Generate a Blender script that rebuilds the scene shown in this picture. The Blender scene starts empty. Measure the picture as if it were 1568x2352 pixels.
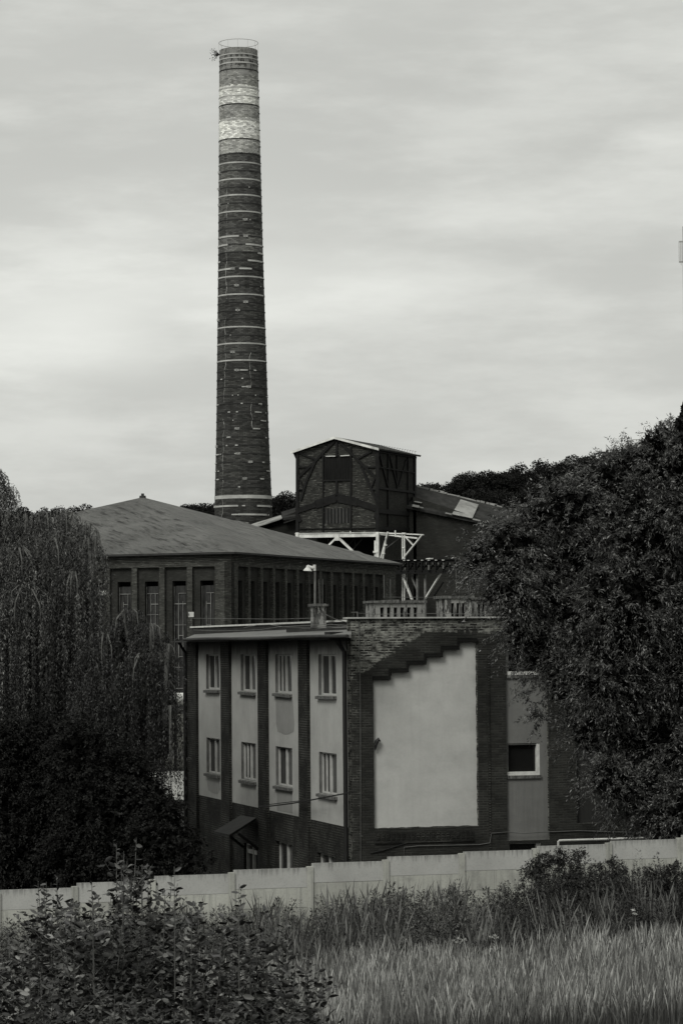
import bpy, math, random
import numpy as np
from mathutils import Vector, Matrix
random.seed(7); rng = np.random.default_rng(11)
R = math.radians
sc = bpy.context.scene
COL = sc.collection

# ------------------------------------------------------------------ camera
CZ = 8.2
FPX = 6300.0                    # focal length in units of a 1568 x 2352 picture
PITCH, ROLL = math.atan(312/FPX), R(0.45)
cam_d = bpy.data.cameras.new('camera'); cam = bpy.data.objects.new('camera', cam_d); COL.objects.link(cam)
cam_d.sensor_fit = 'VERTICAL'; cam_d.sensor_height = 36; cam_d.lens = FPX/2352*36
cam_d.clip_start = 0.5; cam_d.clip_end = 8000
_F = Vector((0, math.cos(PITCH), math.sin(PITCH))); _U0 = Vector((0, -math.sin(PITCH), math.cos(PITCH)))
_Rt = Vector((1,0,0))*math.cos(ROLL) - _U0*math.sin(ROLL)
_Up = Vector((1,0,0))*math.sin(ROLL) + _U0*math.cos(ROLL)
mw = Matrix((_Rt, _Up, -_F)).transposed().to_4x4(); mw.translation = Vector((0,0,CZ))
cam.matrix_world = mw
sc.camera = cam
def ray(px, py):
    return (_F + _Rt*((px-784)/FPX) + _Up*(-(py-1176)/FPX))
def P(px, py, depth):
    "the point seen at px,py whose distance along world Y is depth"
    d = ray(px, py); return Vector((0,0,CZ)) + d*(depth/d.y)

# ------------------------------------------------------------------ world, sun, exposure
SUN_DIR = Vector((-0.50, -0.86, 0.95)).normalized()     # towards the sun
sun_el = math.asin(SUN_DIR.z); sun_az = math.atan2(SUN_DIR.x, SUN_DIR.y)
w = bpy.data.worlds.new('World'); sc.world = w; w.use_nodes = True
nt = w.node_tree; nt.nodes.clear()
N = nt.nodes.new; LK = nt.links.new
sky = N('ShaderNodeTexSky'); sky.sky_type = 'NISHITA'; sky.sun_disc = False
sky.sun_elevation = sun_el; sky.sun_rotation = sun_az; sky.dust_density = 4
hs = N('ShaderNodeHueSaturation'); hs.inputs['Saturation'].default_value = 0.0
LK(sky.outputs[0], hs.inputs['Color'])
tc = N('ShaderNodeTexCoord')
def skynoise(scale, rot, loc, sc_, det, rough):
    mp = N('ShaderNodeMapping'); mp.inputs['Scale'].default_value = scale; mp.inputs['Rotation'].default_value = rot
    mp.inputs['Location'].default_value = loc
    LK(tc.outputs['Generated'], mp.inputs['Vector'])
    n = N('ShaderNodeTexNoise'); n.inputs['Scale'].default_value = sc_; n.inputs['Detail'].default_value = det
    n.inputs['Roughness'].default_value = rough
    LK(mp.outputs[0], n.inputs['Vector']); return n
n1 = skynoise((1, 1, 4.2), (0, R(-9), 0), (3.1, 0, 1.35), 9.0, 9, 0.60)
n2 = skynoise((1, 1, 4.0), (0, R(5), 0), (7.7, 2, 0.2), 2.6, 3, 0.45)
r1 = N('ShaderNodeMapRange'); r1.inputs[1].default_value = .38; r1.inputs[2].default_value = .70; r1.inputs[3].default_value = 4.75; r1.inputs[4].default_value = 5.85; r1.interpolation_type = 'SMOOTHSTEP'
r2 = N('ShaderNodeMapRange'); r2.inputs[1].default_value = .3; r2.inputs[2].default_value = .7; r2.inputs[3].default_value = .93; r2.inputs[4].default_value = 1.08
LK(n1.outputs[0], r1.inputs[0]); LK(n2.outputs[0], r2.inputs[0])
mu = N('ShaderNodeMath'); mu.operation = 'MULTIPLY'; LK(r1.outputs[0], mu.inputs[0]); LK(r2.outputs[0], mu.inputs[1])
# bright breaks in the overcast: soft patches of sky in fixed compass directions
acc = mu.outputs[0]
for px_, py_, wx_, wz_, amp in ((70, 770, .034, .013, .34), (240, 660, .05, .008, .12), (720, 660, .05, .009, .16), (330, 560, .06, .02, .07), (1250, 460, .04, .010, .07), (1568, 360, .02, .008, .15)):
    d_ = ray(px_, py_).normalized()
    sb_ = N('ShaderNodeVectorMath'); sb_.operation = 'SUBTRACT'; LK(tc.outputs['Generated'], sb_.inputs[0]); sb_.inputs[1].default_value = tuple(d_)
    wn = N('ShaderNodeVectorMath'); wn.operation = 'MULTIPLY_ADD'; LK(n1.outputs['Color'], wn.inputs[0]); wn.inputs[1].default_value = (.06, .0, .02); LK(sb_.outputs[0], wn.inputs[2])
    of_ = N('ShaderNodeVectorMath'); of_.operation = 'SUBTRACT'; LK(wn.outputs[0], of_.inputs[0]); of_.inputs[1].default_value = (.03, 0, .01)
    sc2 = N('ShaderNodeVectorMath'); sc2.operation = 'MULTIPLY'; LK(of_.outputs[0], sc2.inputs[0]); sc2.inputs[1].default_value = (1/wx_, 8, 1/wz_)
    ln = N('ShaderNodeVectorMath'); ln.operation = 'LENGTH'; LK(sc2.outputs[0], ln.inputs[0])
    fo = N('ShaderNodeMapRange'); fo.interpolation_type = 'SMOOTHERSTEP'; LK(ln.outputs['Value'], fo.inputs[0]); fo.inputs[1].default_value = 0; fo.inputs[2].default_value = 2.2; fo.inputs[3].default_value = amp*5; fo.inputs[4].default_value = 0
    ad_ = N('ShaderNodeMath'); LK(acc, ad_.inputs[0]); LK(fo.outputs[0], ad_.inputs[1]); acc = ad_.outputs[0]
tint = N('ShaderNodeMix'); tint.data_type = 'RGBA'; tint.blend_type = 'MULTIPLY'; tint.inputs[0].default_value = 1
LK(acc, tint.inputs[6]); tint.inputs[7].default_value = (.985, 1.0, .945, 1)
mx = N('ShaderNodeMix'); mx.data_type = 'RGBA'; mx.inputs[0].default_value = 0.93
LK(hs.outputs[0], mx.inputs[6]); LK(tint.outputs[2], mx.inputs[7])
bg = N('ShaderNodeBackground'); bg.inputs['Strength'].default_value = 0.1
LK(mx.outputs[2], bg.inputs['Color'])
wo = N('ShaderNodeOutputWorld'); LK(bg.outputs[0], wo.inputs['Surface'])
sd = bpy.data.lights.new('sun', 'SUN'); sd.energy = 1.5; sd.angle = R(22); sd.color = (1, .99, .95)
so = bpy.data.objects.new('sun', sd); COL.objects.link(so)
so.rotation_euler = (-SUN_DIR).to_track_quat('-Z', 'Y').to_euler()
sc.view_settings.view_transform = 'Standard'; sc.view_settings.look = 'None'
sc.view_settings.exposure = 0.28; sc.view_settings.gamma = 1.0
sc.cycles.max_bounces = 4; sc.cycles.diffuse_bounces = 3; sc.cycles.glossy_bounces = 2

# ------------------------------------------------------------------ materials (a grey-toned photograph)
def g(v, t=1.0):
    return (v*0.995*t, v, v*0.95, 1)
MATS = {}
class NT:
    def __init__(s, name, rough=.9, spec=.25):
        m = bpy.data.materials.new(name); m.use_nodes = True; s.m = m; s.t = m.node_tree
        s.b = s.t.nodes['Principled BSDF']; s.b.inputs['Roughness'].default_value = rough
        s.b.inputs['Specular IOR Level'].default_value = spec
        MATS[name] = m
    def n(s, t, **kw):
        x = s.t.nodes.new(t)
        for k, v in kw.items(): setattr(x, k, v)
        return x
    def l(s, a, b): s.t.links.new(a, b)
    def val(s, inp, v):
        if hasattr(v, 'is_output') or isinstance(v, bpy.types.NodeSocket): s.l(v, inp)
        else: inp.default_value = v
    def uv(s):
        return s.n('ShaderNodeUVMap').outputs[0]
    def obj(s):
        return s.n('ShaderNodeTexCoord').outputs['Object']
    def mapping(s, vec, scale=(1,1,1), loc=(0,0,0)):
        m = s.n('ShaderNodeMapping'); m.inputs['Scale'].default_value = scale; m.inputs['Location'].default_value = loc
        s.l(vec, m.inputs['Vector']); return m.outputs[0]
    def noise(s, vec, scale, det=4, rough=.55):
        x = s.n('ShaderNodeTexNoise'); x.inputs['Scale'].default_value = scale; x.inputs['Detail'].default_value = det
        x.inputs['Roughness'].default_value = rough; s.l(vec, x.inputs['Vector']); return x.outputs[0]
    def rng(s, v, a, b, c, d, smooth=False):
        x = s.n('ShaderNodeMapRange')
        if smooth: x.interpolation_type = 'SMOOTHSTEP'
        s.l(v, x.inputs[0])
        for i, q in enumerate((a, b, c, d)): x.inputs[i+1].default_value = q
        return x.outputs[0]
    def math(s, op, a, b=None, clamp=False):
        x = s.n('ShaderNodeMath', operation=op, use_clamp=clamp); s.val(x.inputs[0], a)
        if b is not None: s.val(x.inputs[1], b)
        return x.outputs[0]
    def mix(s, f, a, b, blend='MIX'):
        x = s.n('ShaderNodeMix', data_type='RGBA', blend_type=blend); s.val(x.inputs[0], f)
        s.val(x.inputs[6], a); s.val(x.inputs[7], b); return x.outputs[2]
    def sep(s, v):
        x = s.n('ShaderNodeSeparateXYZ'); s.l(v, x.inputs[0]); return x.outputs
    def col(s, c): s.val(s.b.inputs['Base Color'], c)
    def bump(s, h, strength=.5, dist=.02):
        x = s.n('ShaderNodeBump'); x.inputs['Strength'].default_value = strength; x.inputs['Distance'].default_value = dist
        s.l(h, x.inputs['Height']); s.l(x.outputs[0], s.b.inputs['Normal'])

def plain(name, v, rough=.8, spec=.25, var=.25, scale=3, metal=0):
    k = NT(name, rough, spec); o = k.obj()
    f = k.noise(o, scale, 5, .6)
    k.col(k.mix(k.rng(f, .3, .7, 0, 1), g(v*(1-var)), g(v*(1+var))))
    k.b.inputs['Metallic'].default_value = metal
    return k.m

def bricks(name, brick, brick2, mortar, wear=.3, wearcol=.1, msize=.012, course=.077, light=None):
    k = NT(name, .92, .15); uv = k.uv()
    bt = k.n('ShaderNodeTexBrick'); bt.offset = .5
    warp = k.n('ShaderNodeTexNoise'); warp.inputs['Scale'].default_value = 6; k.l(uv, warp.inputs['Vector'])
    wv = k.n('ShaderNodeVectorMath', operation='SCALE'); k.l(warp.outputs['Color'], wv.inputs[0]); wv.inputs['Scale'].default_value = .012
    ad = k.n('ShaderNodeVectorMath', operation='ADD'); k.l(uv, ad.inputs[0]); k.l(wv.outputs[0], ad.inputs[1])
    k.l(ad.outputs[0], bt.inputs['Vector'])
    bt.inputs['Scale'].default_value = 1; bt.inputs['Brick Width'].default_value = course*3.4; bt.inputs['Row Height'].default_value = course
    bt.inputs['Mortar Size'].default_value = msize; bt.inputs['Mortar Smooth'].default_value = .3
    bt.inputs['Color1'].default_value = g(brick); bt.inputs['Color2'].default_value = g(brick2)
    # mortar is filled with soot in places
    mn = k.noise(uv, 1.1, 5, .65)
    mc = k.mix(k.rng(mn, .42, .60, 0, 1), g(brick*.9), g(mortar))
    k.l(mc, bt.inputs['Mortar'])
    c = bt.outputs['Color']
    if light:
        c = light(k, uv, c, bt)
    # pale weathered courses
    st = k.noise(k.mapping(uv, (1.2, 7, 1)), 1.6, 6, .7)
    c = k.mix(k.math('MULTIPLY', k.rng(st, .56, .70, 0, 1), wear), c, g(wearcol))
    big = k.noise(uv, .35, 4, .6)
    c = k.mix(1.0, c, k.mix(k.rng(big, .3, .7, 0, 1), g(.72), g(1.25)), 'MULTIPLY')
    k.col(c)
    inv = k.math('SUBTRACT', 1.0, bt.outputs['Fac'])
    k.bump(inv, .6, .012)
    return k.m

S16, C16 = math.sin(R(16)), math.cos(R(16))
X0 = 84*(803-784)/FPX
U0F = X0*C16 + 84*S16                        # brick u coordinate of the office corner on its broad side
def worn_parapet(k, uv, c, bt):
    # the broad side lost its dark paint near the top and along the corner: shows bare brick with pale joints
    x, y, z = k.sep(uv)
    u = k.math('SUBTRACT', x, U0F)
    line = k.math('ADD', k.math('MULTIPLY', u, -0.02), 8.72)          # worn above this height
    line = k.math('SUBTRACT', line, k.math('MULTIPLY', k.math('LESS_THAN', u, 2.4), k.math('MULTIPLY', k.math('SUBTRACT', 2.4, u), .62)))
    nz = k.noise(uv, 2.6, 4, .7)
    h = k.math('ADD', k.math('SUBTRACT', y, line), k.math('MULTIPLY', k.math('SUBTRACT', nz, .5), .9))
    m = k.rng(h, .0, .06, 0, 1)
    ln = k.noise(uv, 5, 2, .5)
    b2 = k.n('ShaderNodeTexBrick'); b2.offset = .5; b2.inputs['Scale'].default_value = 1
    for q_ in ('Brick Width','Row Height','Mortar Size'): b2.inputs[q_].default_value = bt.inputs[q_].default_value
    b2.inputs['Color1'].default_value = (0,0,0,1); b2.inputs['Color2'].default_value = (1,1,1,1); b2.inputs['Mortar'].default_value = (.5,.5,.5,1)
    k.l(bt.inputs['Vector'].links[0].from_socket, b2.inputs['Vector'])
    tone = k.math('ADD', k.math('MULTIPLY', k.sep(b2.outputs['Color'])[0], .55), k.math('MULTIPLY', k.rng(ln, .35, .65, 0, 1), .55))
    bl = k.mix(k.rng(bt.outputs['Fac'], .2, .6, 0, 1), k.mix(k.rng(tone, .35, 1.0, 0, 1), g(.020), g(.24)), k.mix(k.rng(k.noise(uv, 3.3, 4, .7), .40, .62, 0, 1), g(.05), g(.30)))
    c2 = k.mix(m, c, bl)
    # thin strip of old joints running down the corner
    s = k.math('MULTIPLY', k.math('LESS_THAN', u, .33), k.math('GREATER_THAN', u, .02))
    s = k.math('MULTIPLY', s, k.rng(k.noise(uv, 2.3, 4, .7), .50, .60, 0, .8))
    s = k.math('MULTIPLY', s, bt.outputs['Fac'])
    return k.mix(s, c2, g(.13))
bricks('brick_office', .013, .022, .075, .3, .05, .014, .08)
bricks('brick_soot_shade', .008, .012, .015, .1, .02)  # soot and underside shadow of the steps, both put into the brick colour
bricks('brick_office_front', .020, .036, .05, .25, .07, .014, .077, worn_parapet)
bricks('brick_boiler', .030, .070, .06, 1.0, .19, .014, .11)
bricks('brick_boiler_shaded', .022, .032, .04, .5, .08, .014, .11)  # shade of the recessed bays put into a darker brick
bricks('brick_headhouse', .020, .05, .04, 1.0, .30, .02, .12)
bricks('brick_headhouse_shaded', .018, .03, .035, .6, .08, .02, .12)  # shaded copy of the headhouse brick for the side turned from the light
bricks('brick_hall', .026, .036, .035, .5, .08, .02, .12)
bricks('brick_old', .07, .12, .2, .5, .2, .02, .1)

def stucco(name, v, soot_shade=.6, lo=1.0, z_top=None, run=.28):
    k = NT(name, .95, .1); uv = k.uv(); x, y, z = k.sep(uv)
    a = k.noise(uv, .9, 6, .65); b = k.noise(uv, 14, 3, .6)
    c = k.mix(k.rng(a, .3, .72, 0, 1), g(v*.84), g(v*1.07))
    streak = k.noise(k.mapping(uv, (5, .35, 1)), 1.3, 5, .6)
    c = k.mix(k.rng(streak, .50, .74, 0, run), c, g(v*.62))
    c = k.mix(k.rng(b, .45, .75, 0, .14), c, g(v*.6))
    c = k.mix(k.rng(k.noise(k.mapping(uv, (1,1.6,1), (3,7,0)), .55, 6, .72), .50, .66, 0, .35), c, g(v*.66))
    if z_top is not None:       # soot plus the eaves' shadow, both painted below the eaves
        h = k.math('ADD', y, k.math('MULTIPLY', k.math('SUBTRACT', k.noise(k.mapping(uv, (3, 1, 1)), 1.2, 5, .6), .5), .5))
        c = k.mix(k.rng(h, z_top-.72, z_top-.12, 0, soot_shade, True), c, g(v*.16))
    k.col(c); k.bump(b, .25, .01)
    return k.m
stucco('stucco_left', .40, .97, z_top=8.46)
stucco('stucco_panel', .52, .3, run=.16)
stucco('stucco_strip', .18, .3, run=.5)
stucco('stucco_tree_shade', .035, .3)  # shade of the big tree painted into the plaster colour
stucco('stucco_patch', .27, .3)
stucco('stucco_grimy', .30, .3)

k = NT('concrete_fence', .92, .15); uv = k.uv(); x, y, z = k.sep(uv)
a = k.noise(uv, .8, 6, .65)
c = k.mix(k.rng(a, .3, .7, 0, 1), g(.36), g(.48))
rn = k.n('ShaderNodeObjectInfo').outputs['Random']; c = k.mix(1.0, c, k.mix(rn, g(.82), g(1.08)), 'MULTIPLY')
st = k.noise(k.mapping(uv, (9, .25, 1)), 1.1, 5, .65)
c = k.mix(k.rng(st, .50, .74, 0, .7), c, g(.14))
c = k.mix(k.rng(k.noise(k.mapping(uv,(1,1,1),(4,9,0)), 1.9, 6, .7), .52, .72, 0, .55), c, g(.17))
c = k.mix(k.rng(k.noise(uv, 22, 3), .5, .8, 0, .3), c, g(.12)); k.col(c); k.bump(k.noise(uv, 40, 3), .3, .01)
def fence_top():
    k = NT('concrete_fence_top', .92, .15); uv = k.uv()
    c = k.mix(k.rng(k.noise(uv, .8, 6, .65), .3, .7, 0, 1), g(.34), g(.46))
    gz = k.sep(k.n('ShaderNodeTexCoord').outputs['Generated'])[2]
    drip = k.noise(k.mapping(uv, (6, .22, 1)), 1.5, 6, .75)
    h = k.math('ADD', gz, k.math('MULTIPLY', k.math('SUBTRACT', drip, .5), 2.6))
    c = k.mix(k.rng(h, .75, 1.35, 0, .85), c, g(.10)); c = k.mix(k.rng(k.noise(uv, 22, 3), .5, .8, 0, .3), c, g(.12)); k.col(c); k.bump(k.noise(uv, 40, 3), .3, .01)
fence_top()
k = NT('concrete_edge', .95, .1); uv = k.uv()
k.col(k.mix(k.rng(k.noise(k.mapping(uv, (7,2,1)), 1.6, 5, .7), .38, .62, 0, 1), g(.045), g(.17)))

k = NT('chimney_render', .95, .1); uv = k.uv()    # flaking plaster of the small roof chimneys
fl = k.noise(k.mapping(uv, (3.2, 1.3, 1)), 1.7, 6, .72)
c = k.mix(k.rng(fl, .47, .52, 0, 1), g(.035), g(.30)); c = k.mix(k.rng(k.noise(uv, 3, 5), .4, .7, 0, .6), c, g(.17)); k.col(c); k.bump(fl, .5, .04)
k = NT('chimney_render_pale', .95, .1); uv = k.uv()
fl = k.noise(k.mapping(uv, (3.5, 1.0, 1)), 1.6, 6, .75)
c = k.mix(k.rng(fl, .43, .47, 0, 1), g(.035), g(.25)); c = k.mix(k.rng(k.noise(uv, 3, 5), .4, .7, 0, .5), c, g(.16)); k.col(c); k.bump(fl, .4, .04)

plain('white_paint', .60, .6, .3, .18, 6); plain('white_worn', .42, .8, .2, .22, 2.5)
plain('steel_white', .66, .7, .2, .35, 1.3); plain('steel_grey', .15, .8, .2, .5, 1.5)
plain('steel_dark', .010, .8, .2, .4, 2); plain('black_pipe', .012, .6, .3, .3, 3)
plain('dark_metal', .03, .7, .3, .4, 2); plain('coping', .36, .7, .2, .35, 2)
plain('tar', .035, .9, .1, .4, 1.2); plain('cloth', .045, .95, .1, .3, 1.5)
plain('stucco_reveal', .13, .9, .1, .3, 3)
k = NT('glass_room', .2, .5); uv = k.uv(); k.col(k.mix(k.rng(k.noise(k.mapping(uv, (2.2, .06, 1)), 3.0, 2),   .45, .62, 0, 1), g(.005), g(.022)))
plain('zinc', .12, .6, .3, .3, 1.5); plain('bark', .03, .95, .1, .5, 6); plain('twig', .10, .9, .1, .4, 6)
plain('soil', .035, .95, .1, .5, .6); plain('rubble', .16, .95, .1, .7, 1.2); plain('yard', .30, .95, .1, .2, .3)
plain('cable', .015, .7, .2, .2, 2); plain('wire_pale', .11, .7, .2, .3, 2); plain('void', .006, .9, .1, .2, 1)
plain('hoop_dark', .03, .7, .2, .5, 1.2); plain('hoop_white', .42, .7, .2, .25, 1.3)
plain('muntin', .16, .8, .2, .6, 1.2); plain('haze_steel', .38, .8, .2, .2, 1); plain('roof_pale', .26, .7, .2, .4, .9)
k = NT('glass_dark', .12, .5); k.col(g(.012)); 
k = NT('glass_dusty', .35, .4); k.col(k.mix(k.rng(k.noise(k.mapping(k.obj(), (3,3,.5)), 2.2, 4), .40, .62, 0, 1), g(.008), g(.035)))
k = NT('corrugated', .8, .2); uv = k.uv(); x, y, z = k.sep(uv)
s = k.math('SINE', k.math('MULTIPLY', x, 2*math.pi/.32)); nn = k.noise(k.mapping(uv, (.5, .5, 1)), 1.4, 5, .7)
k.col(k.mix(k.math('MULTIPLY', k.rng(s, .1, .9, 0, 1), k.rng(nn, .35, .62, .3, 1)), g(.012), g(.075)))
k = NT('dark_boards', .9, .15); uv = k.uv(); nn = k.noise(k.mapping(uv, (14, .5, 1)), 1, 3, .6)
k.col(k.mix(k.rng(nn, .45, .7, 0, 1), g(.006), g(.020)))

# old roofing felt: strips running down the slope, wrinkled
k = NT('roofing_felt', .85, .2); o = k.obj(); uv = k.uv()
big = k.noise(o, .12, 4, .6)
wr = k.noise(k.mapping(uv, (1.6, .35, 1)), 1.5, 6, .7)
c = k.mix(k.rng(big, .35, .65, 0, 1), g(.14), g(.20)); c = k.mix(k.rng(wr, .48, .66, 0, .7), c, g(.05))
c = k.mix(k.rng(k.noise(uv, 1.2, 5, .7), .55, .75, 0, .5), c, g(.17))
st = k.math('FRACT', k.sep(uv)[0]); c = k.mix(k.math('LESS_THAN', st, .05), c, g(.07)); k.col(c); k.bump(wr, 1.0, .5)
k = NT('roofing_felt_torn', .85, .2); o = k.obj(); uv = k.uv()
mp_ = k.n('ShaderNodeMapping'); mp_.inputs['Rotation'].default_value = (0,0,R(-38)); k.l(uv, mp_.inputs['Vector'])
wr = k.noise(k.mapping(mp_.outputs[0], (.30, 1.7, 1)), 1.1, 6, .72)
c = k.mix(k.rng(k.noise(o, .15, 4, .6), .35, .65, 0, 1), g(.10), g(.165)); c = k.mix(k.rng(wr, .50, .63, 0, .9), c, g(.022))
c = k.mix(k.rng(k.noise(k.mapping(mp_.outputs[0], (.5, 2, 1), (5,5,0)), 1.5, 5, .7), .55, .70, 0, .7), c, g(.20)); k.col(c); k.bump(wr, 1.0, .4)

# tall smokestack: painted bands by height, paint flaking
CH_D = 260.0
def chz(py): return P(555, py, CH_D-2.2).z
k = NT('smokestack_brick', .95, .1); uv = k.uv(); x, y, z = k.sep(uv)
bt = k.n('ShaderNodeTexBrick'); k.l(uv, bt.inputs['Vector']); bt.inputs['Scale'].default_value = 1
bt.inputs['Brick Width'].default_value = .42; bt.inputs['Row Height'].default_value = .13; bt.inputs['Mortar Size'].default_value = .018
bt.inputs['Color1'].default_value = g(.030); bt.inputs['Color2'].default_value = g(.088); bt.inputs['Mortar'].default_value = g(.03)
ramp = k.n('ShaderNodeValToRGB'); ramp.color_ramp.interpolation = 'CONSTANT'
zlo, zhi = chz(1260), chz(108)
jit = k.math('MULTIPLY', k.math('SUBTRACT', k.noise(k.mapping(uv, (2,1,1)), 1.3, 4), .5), .5)
k.l(k.math('DIVIDE', k.math('SUBTRACT', k.math('ADD', y, jit), zlo), zhi-zlo), ramp.inputs[0])
# (pixel row of the band's lower edge, brightness factor)
bands = [(1260,.8),(1140,.9),(1000,.95),(900,.85),(830,1.1),(780,.95),(690,1.15),(640,.95),(580,2.3),(540,1.35),(484,1.5),(446,1.25),(425,1.9),(375,1.4),(352,6.0),(318,11.9),(272,5.0),(240,11.5),(197,4.6),(165,3.6),(150,1.2),(125,3.0)]
els = ramp.color_ramp.elements
while len(els) > 1: els.remove(els[-1])
els[0].position = 0; els[0].color = (bands[0][1]/12,)*3+(1,)
for py, v in bands[1:]:
    e = els.new(min(1, (chz(py)-zlo)/(zhi-zlo))); e.color = (v/12,)*3+(1,)
six = k.mix(1.0, ramp.outputs[0], (12, 12, 12, 1), 'MULTIPLY')
sixv = six.node; sixv.clamp_result = False
c = k.mix(1.0, bt.outputs['Color'], six, 'MULTIPLY')
pat = k.noise(k.mapping(uv, (1.6, 1, 1)), 1.3, 6, .75)
c = k.mix(k.rng(pat, .50, .75, 0, .35), c, k.mix(1.0, c, g(.45), 'MULTIPLY'))
dr = k.noise(k.mapping(uv, (1.2, .12, 1)), 1.2, 5, .65)
c = k.mix(k.rng(dr, .5, .72, 0, .5), c, k.mix(1.0, c, g(.4), 'MULTIPLY'))
c = k.mix(k.rng(k.noise(uv, .28, 5, .7), .42, .66, 0, .45), c, k.mix(1.0, c, g(1.9), 'MULTIPLY'))
# flaked white paint near the mouth
tz = k.math('MULTIPLY', k.rng(y, chz(170), chz(166), 0, 1), k.rng(k.noise(k.mapping(uv, (1.8, .8, 1)), 1.4, 5, .7), .47, .50, 0, 1))
c = k.mix(k.math('MULTIPLY', tz, .75), c, g(.26))
# splashes of render
sp = k.noise(k.mapping(uv, (.9, 2.3, 1)), 1.1, 4, .7)
c = k.mix(k.rng(sp, .74, .76, 0, .8), c, g(.24))
k.col(c)

def leafmat(name, lo, hi, rough=.5, spec=.35, trans=0.0):
    k = NT(name, rough, spec)
    at = k.n('ShaderNodeAttribute'); at.attribute_name = 'var'
    k.col(k.mix(at.outputs['Fac'], g(lo), g(hi)))
    return k.m
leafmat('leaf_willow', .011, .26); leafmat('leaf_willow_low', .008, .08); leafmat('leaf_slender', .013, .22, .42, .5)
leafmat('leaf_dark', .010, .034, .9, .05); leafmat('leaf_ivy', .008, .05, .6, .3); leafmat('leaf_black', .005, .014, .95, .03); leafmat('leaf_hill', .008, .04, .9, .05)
leafmat('leaf_bush', .008, .21, .5, .4); leafmat('leaf_weed', .014, .16, .7, .2); leafmat('leaf_weed_dark', .007, .075, .7, .2)
leafmat('grass_pale', .05, .46, .8, .2); leafmat('grass_mid', .02, .12, .8, .2); leafmat('petal', .25, .40, .8, .2)

# ------------------------------------------------------------------ builders
WL = {}          # world location of every parent
def meta(o, label=None, cat=None, group=None, kind=None):
    if label: o['label'] = label
    if cat: o['category'] = cat
    if group: o['group'] = group
    if kind: o['kind'] = kind
    return o
def thing(name, loc, label, cat, group=None):
    o = bpy.data.objects.new(name, None); o.empty_display_size = .3; COL.objects.link(o)
    o.location = loc; WL[o] = Vector(loc); return meta(o, label, cat, group)
def link(name, me, parent=None, loc=None):
    o = bpy.data.objects.new(name, me); COL.objects.link(o)
    if parent is not None: o.parent = parent; WL[o] = WL[parent]
    else: o.location = loc or (0,0,0); WL[o] = Vector(loc or (0,0,0))
    return o

class Frame:
    "vertical facade plane: origin, horizontal direction u, outward normal"
    def __init__(s, o, u, nrm): s.o = Vector((o[0], o[1], 0)); s.u = Vector((u[0], u[1], 0)); s.n = Vector((nrm[0], nrm[1], 0))
    def pt(s, u, o, z): v = s.o + s.u*u + s.n*o; return Vector((v.x, v.y, z))
    def px(s, px, py, out=0.0):
        d = ray(px, py); c = Vector((0,0,CZ)); o = s.o + s.n*out
        t = (o - c).dot(s.n)/d.dot(s.n); p = c + d*t
        return (p - s.o).dot(s.u), p.z
    def P(s, px, py, out=0.0): u, z = s.px(px, py, out); return s.pt(u, out, z)

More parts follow.
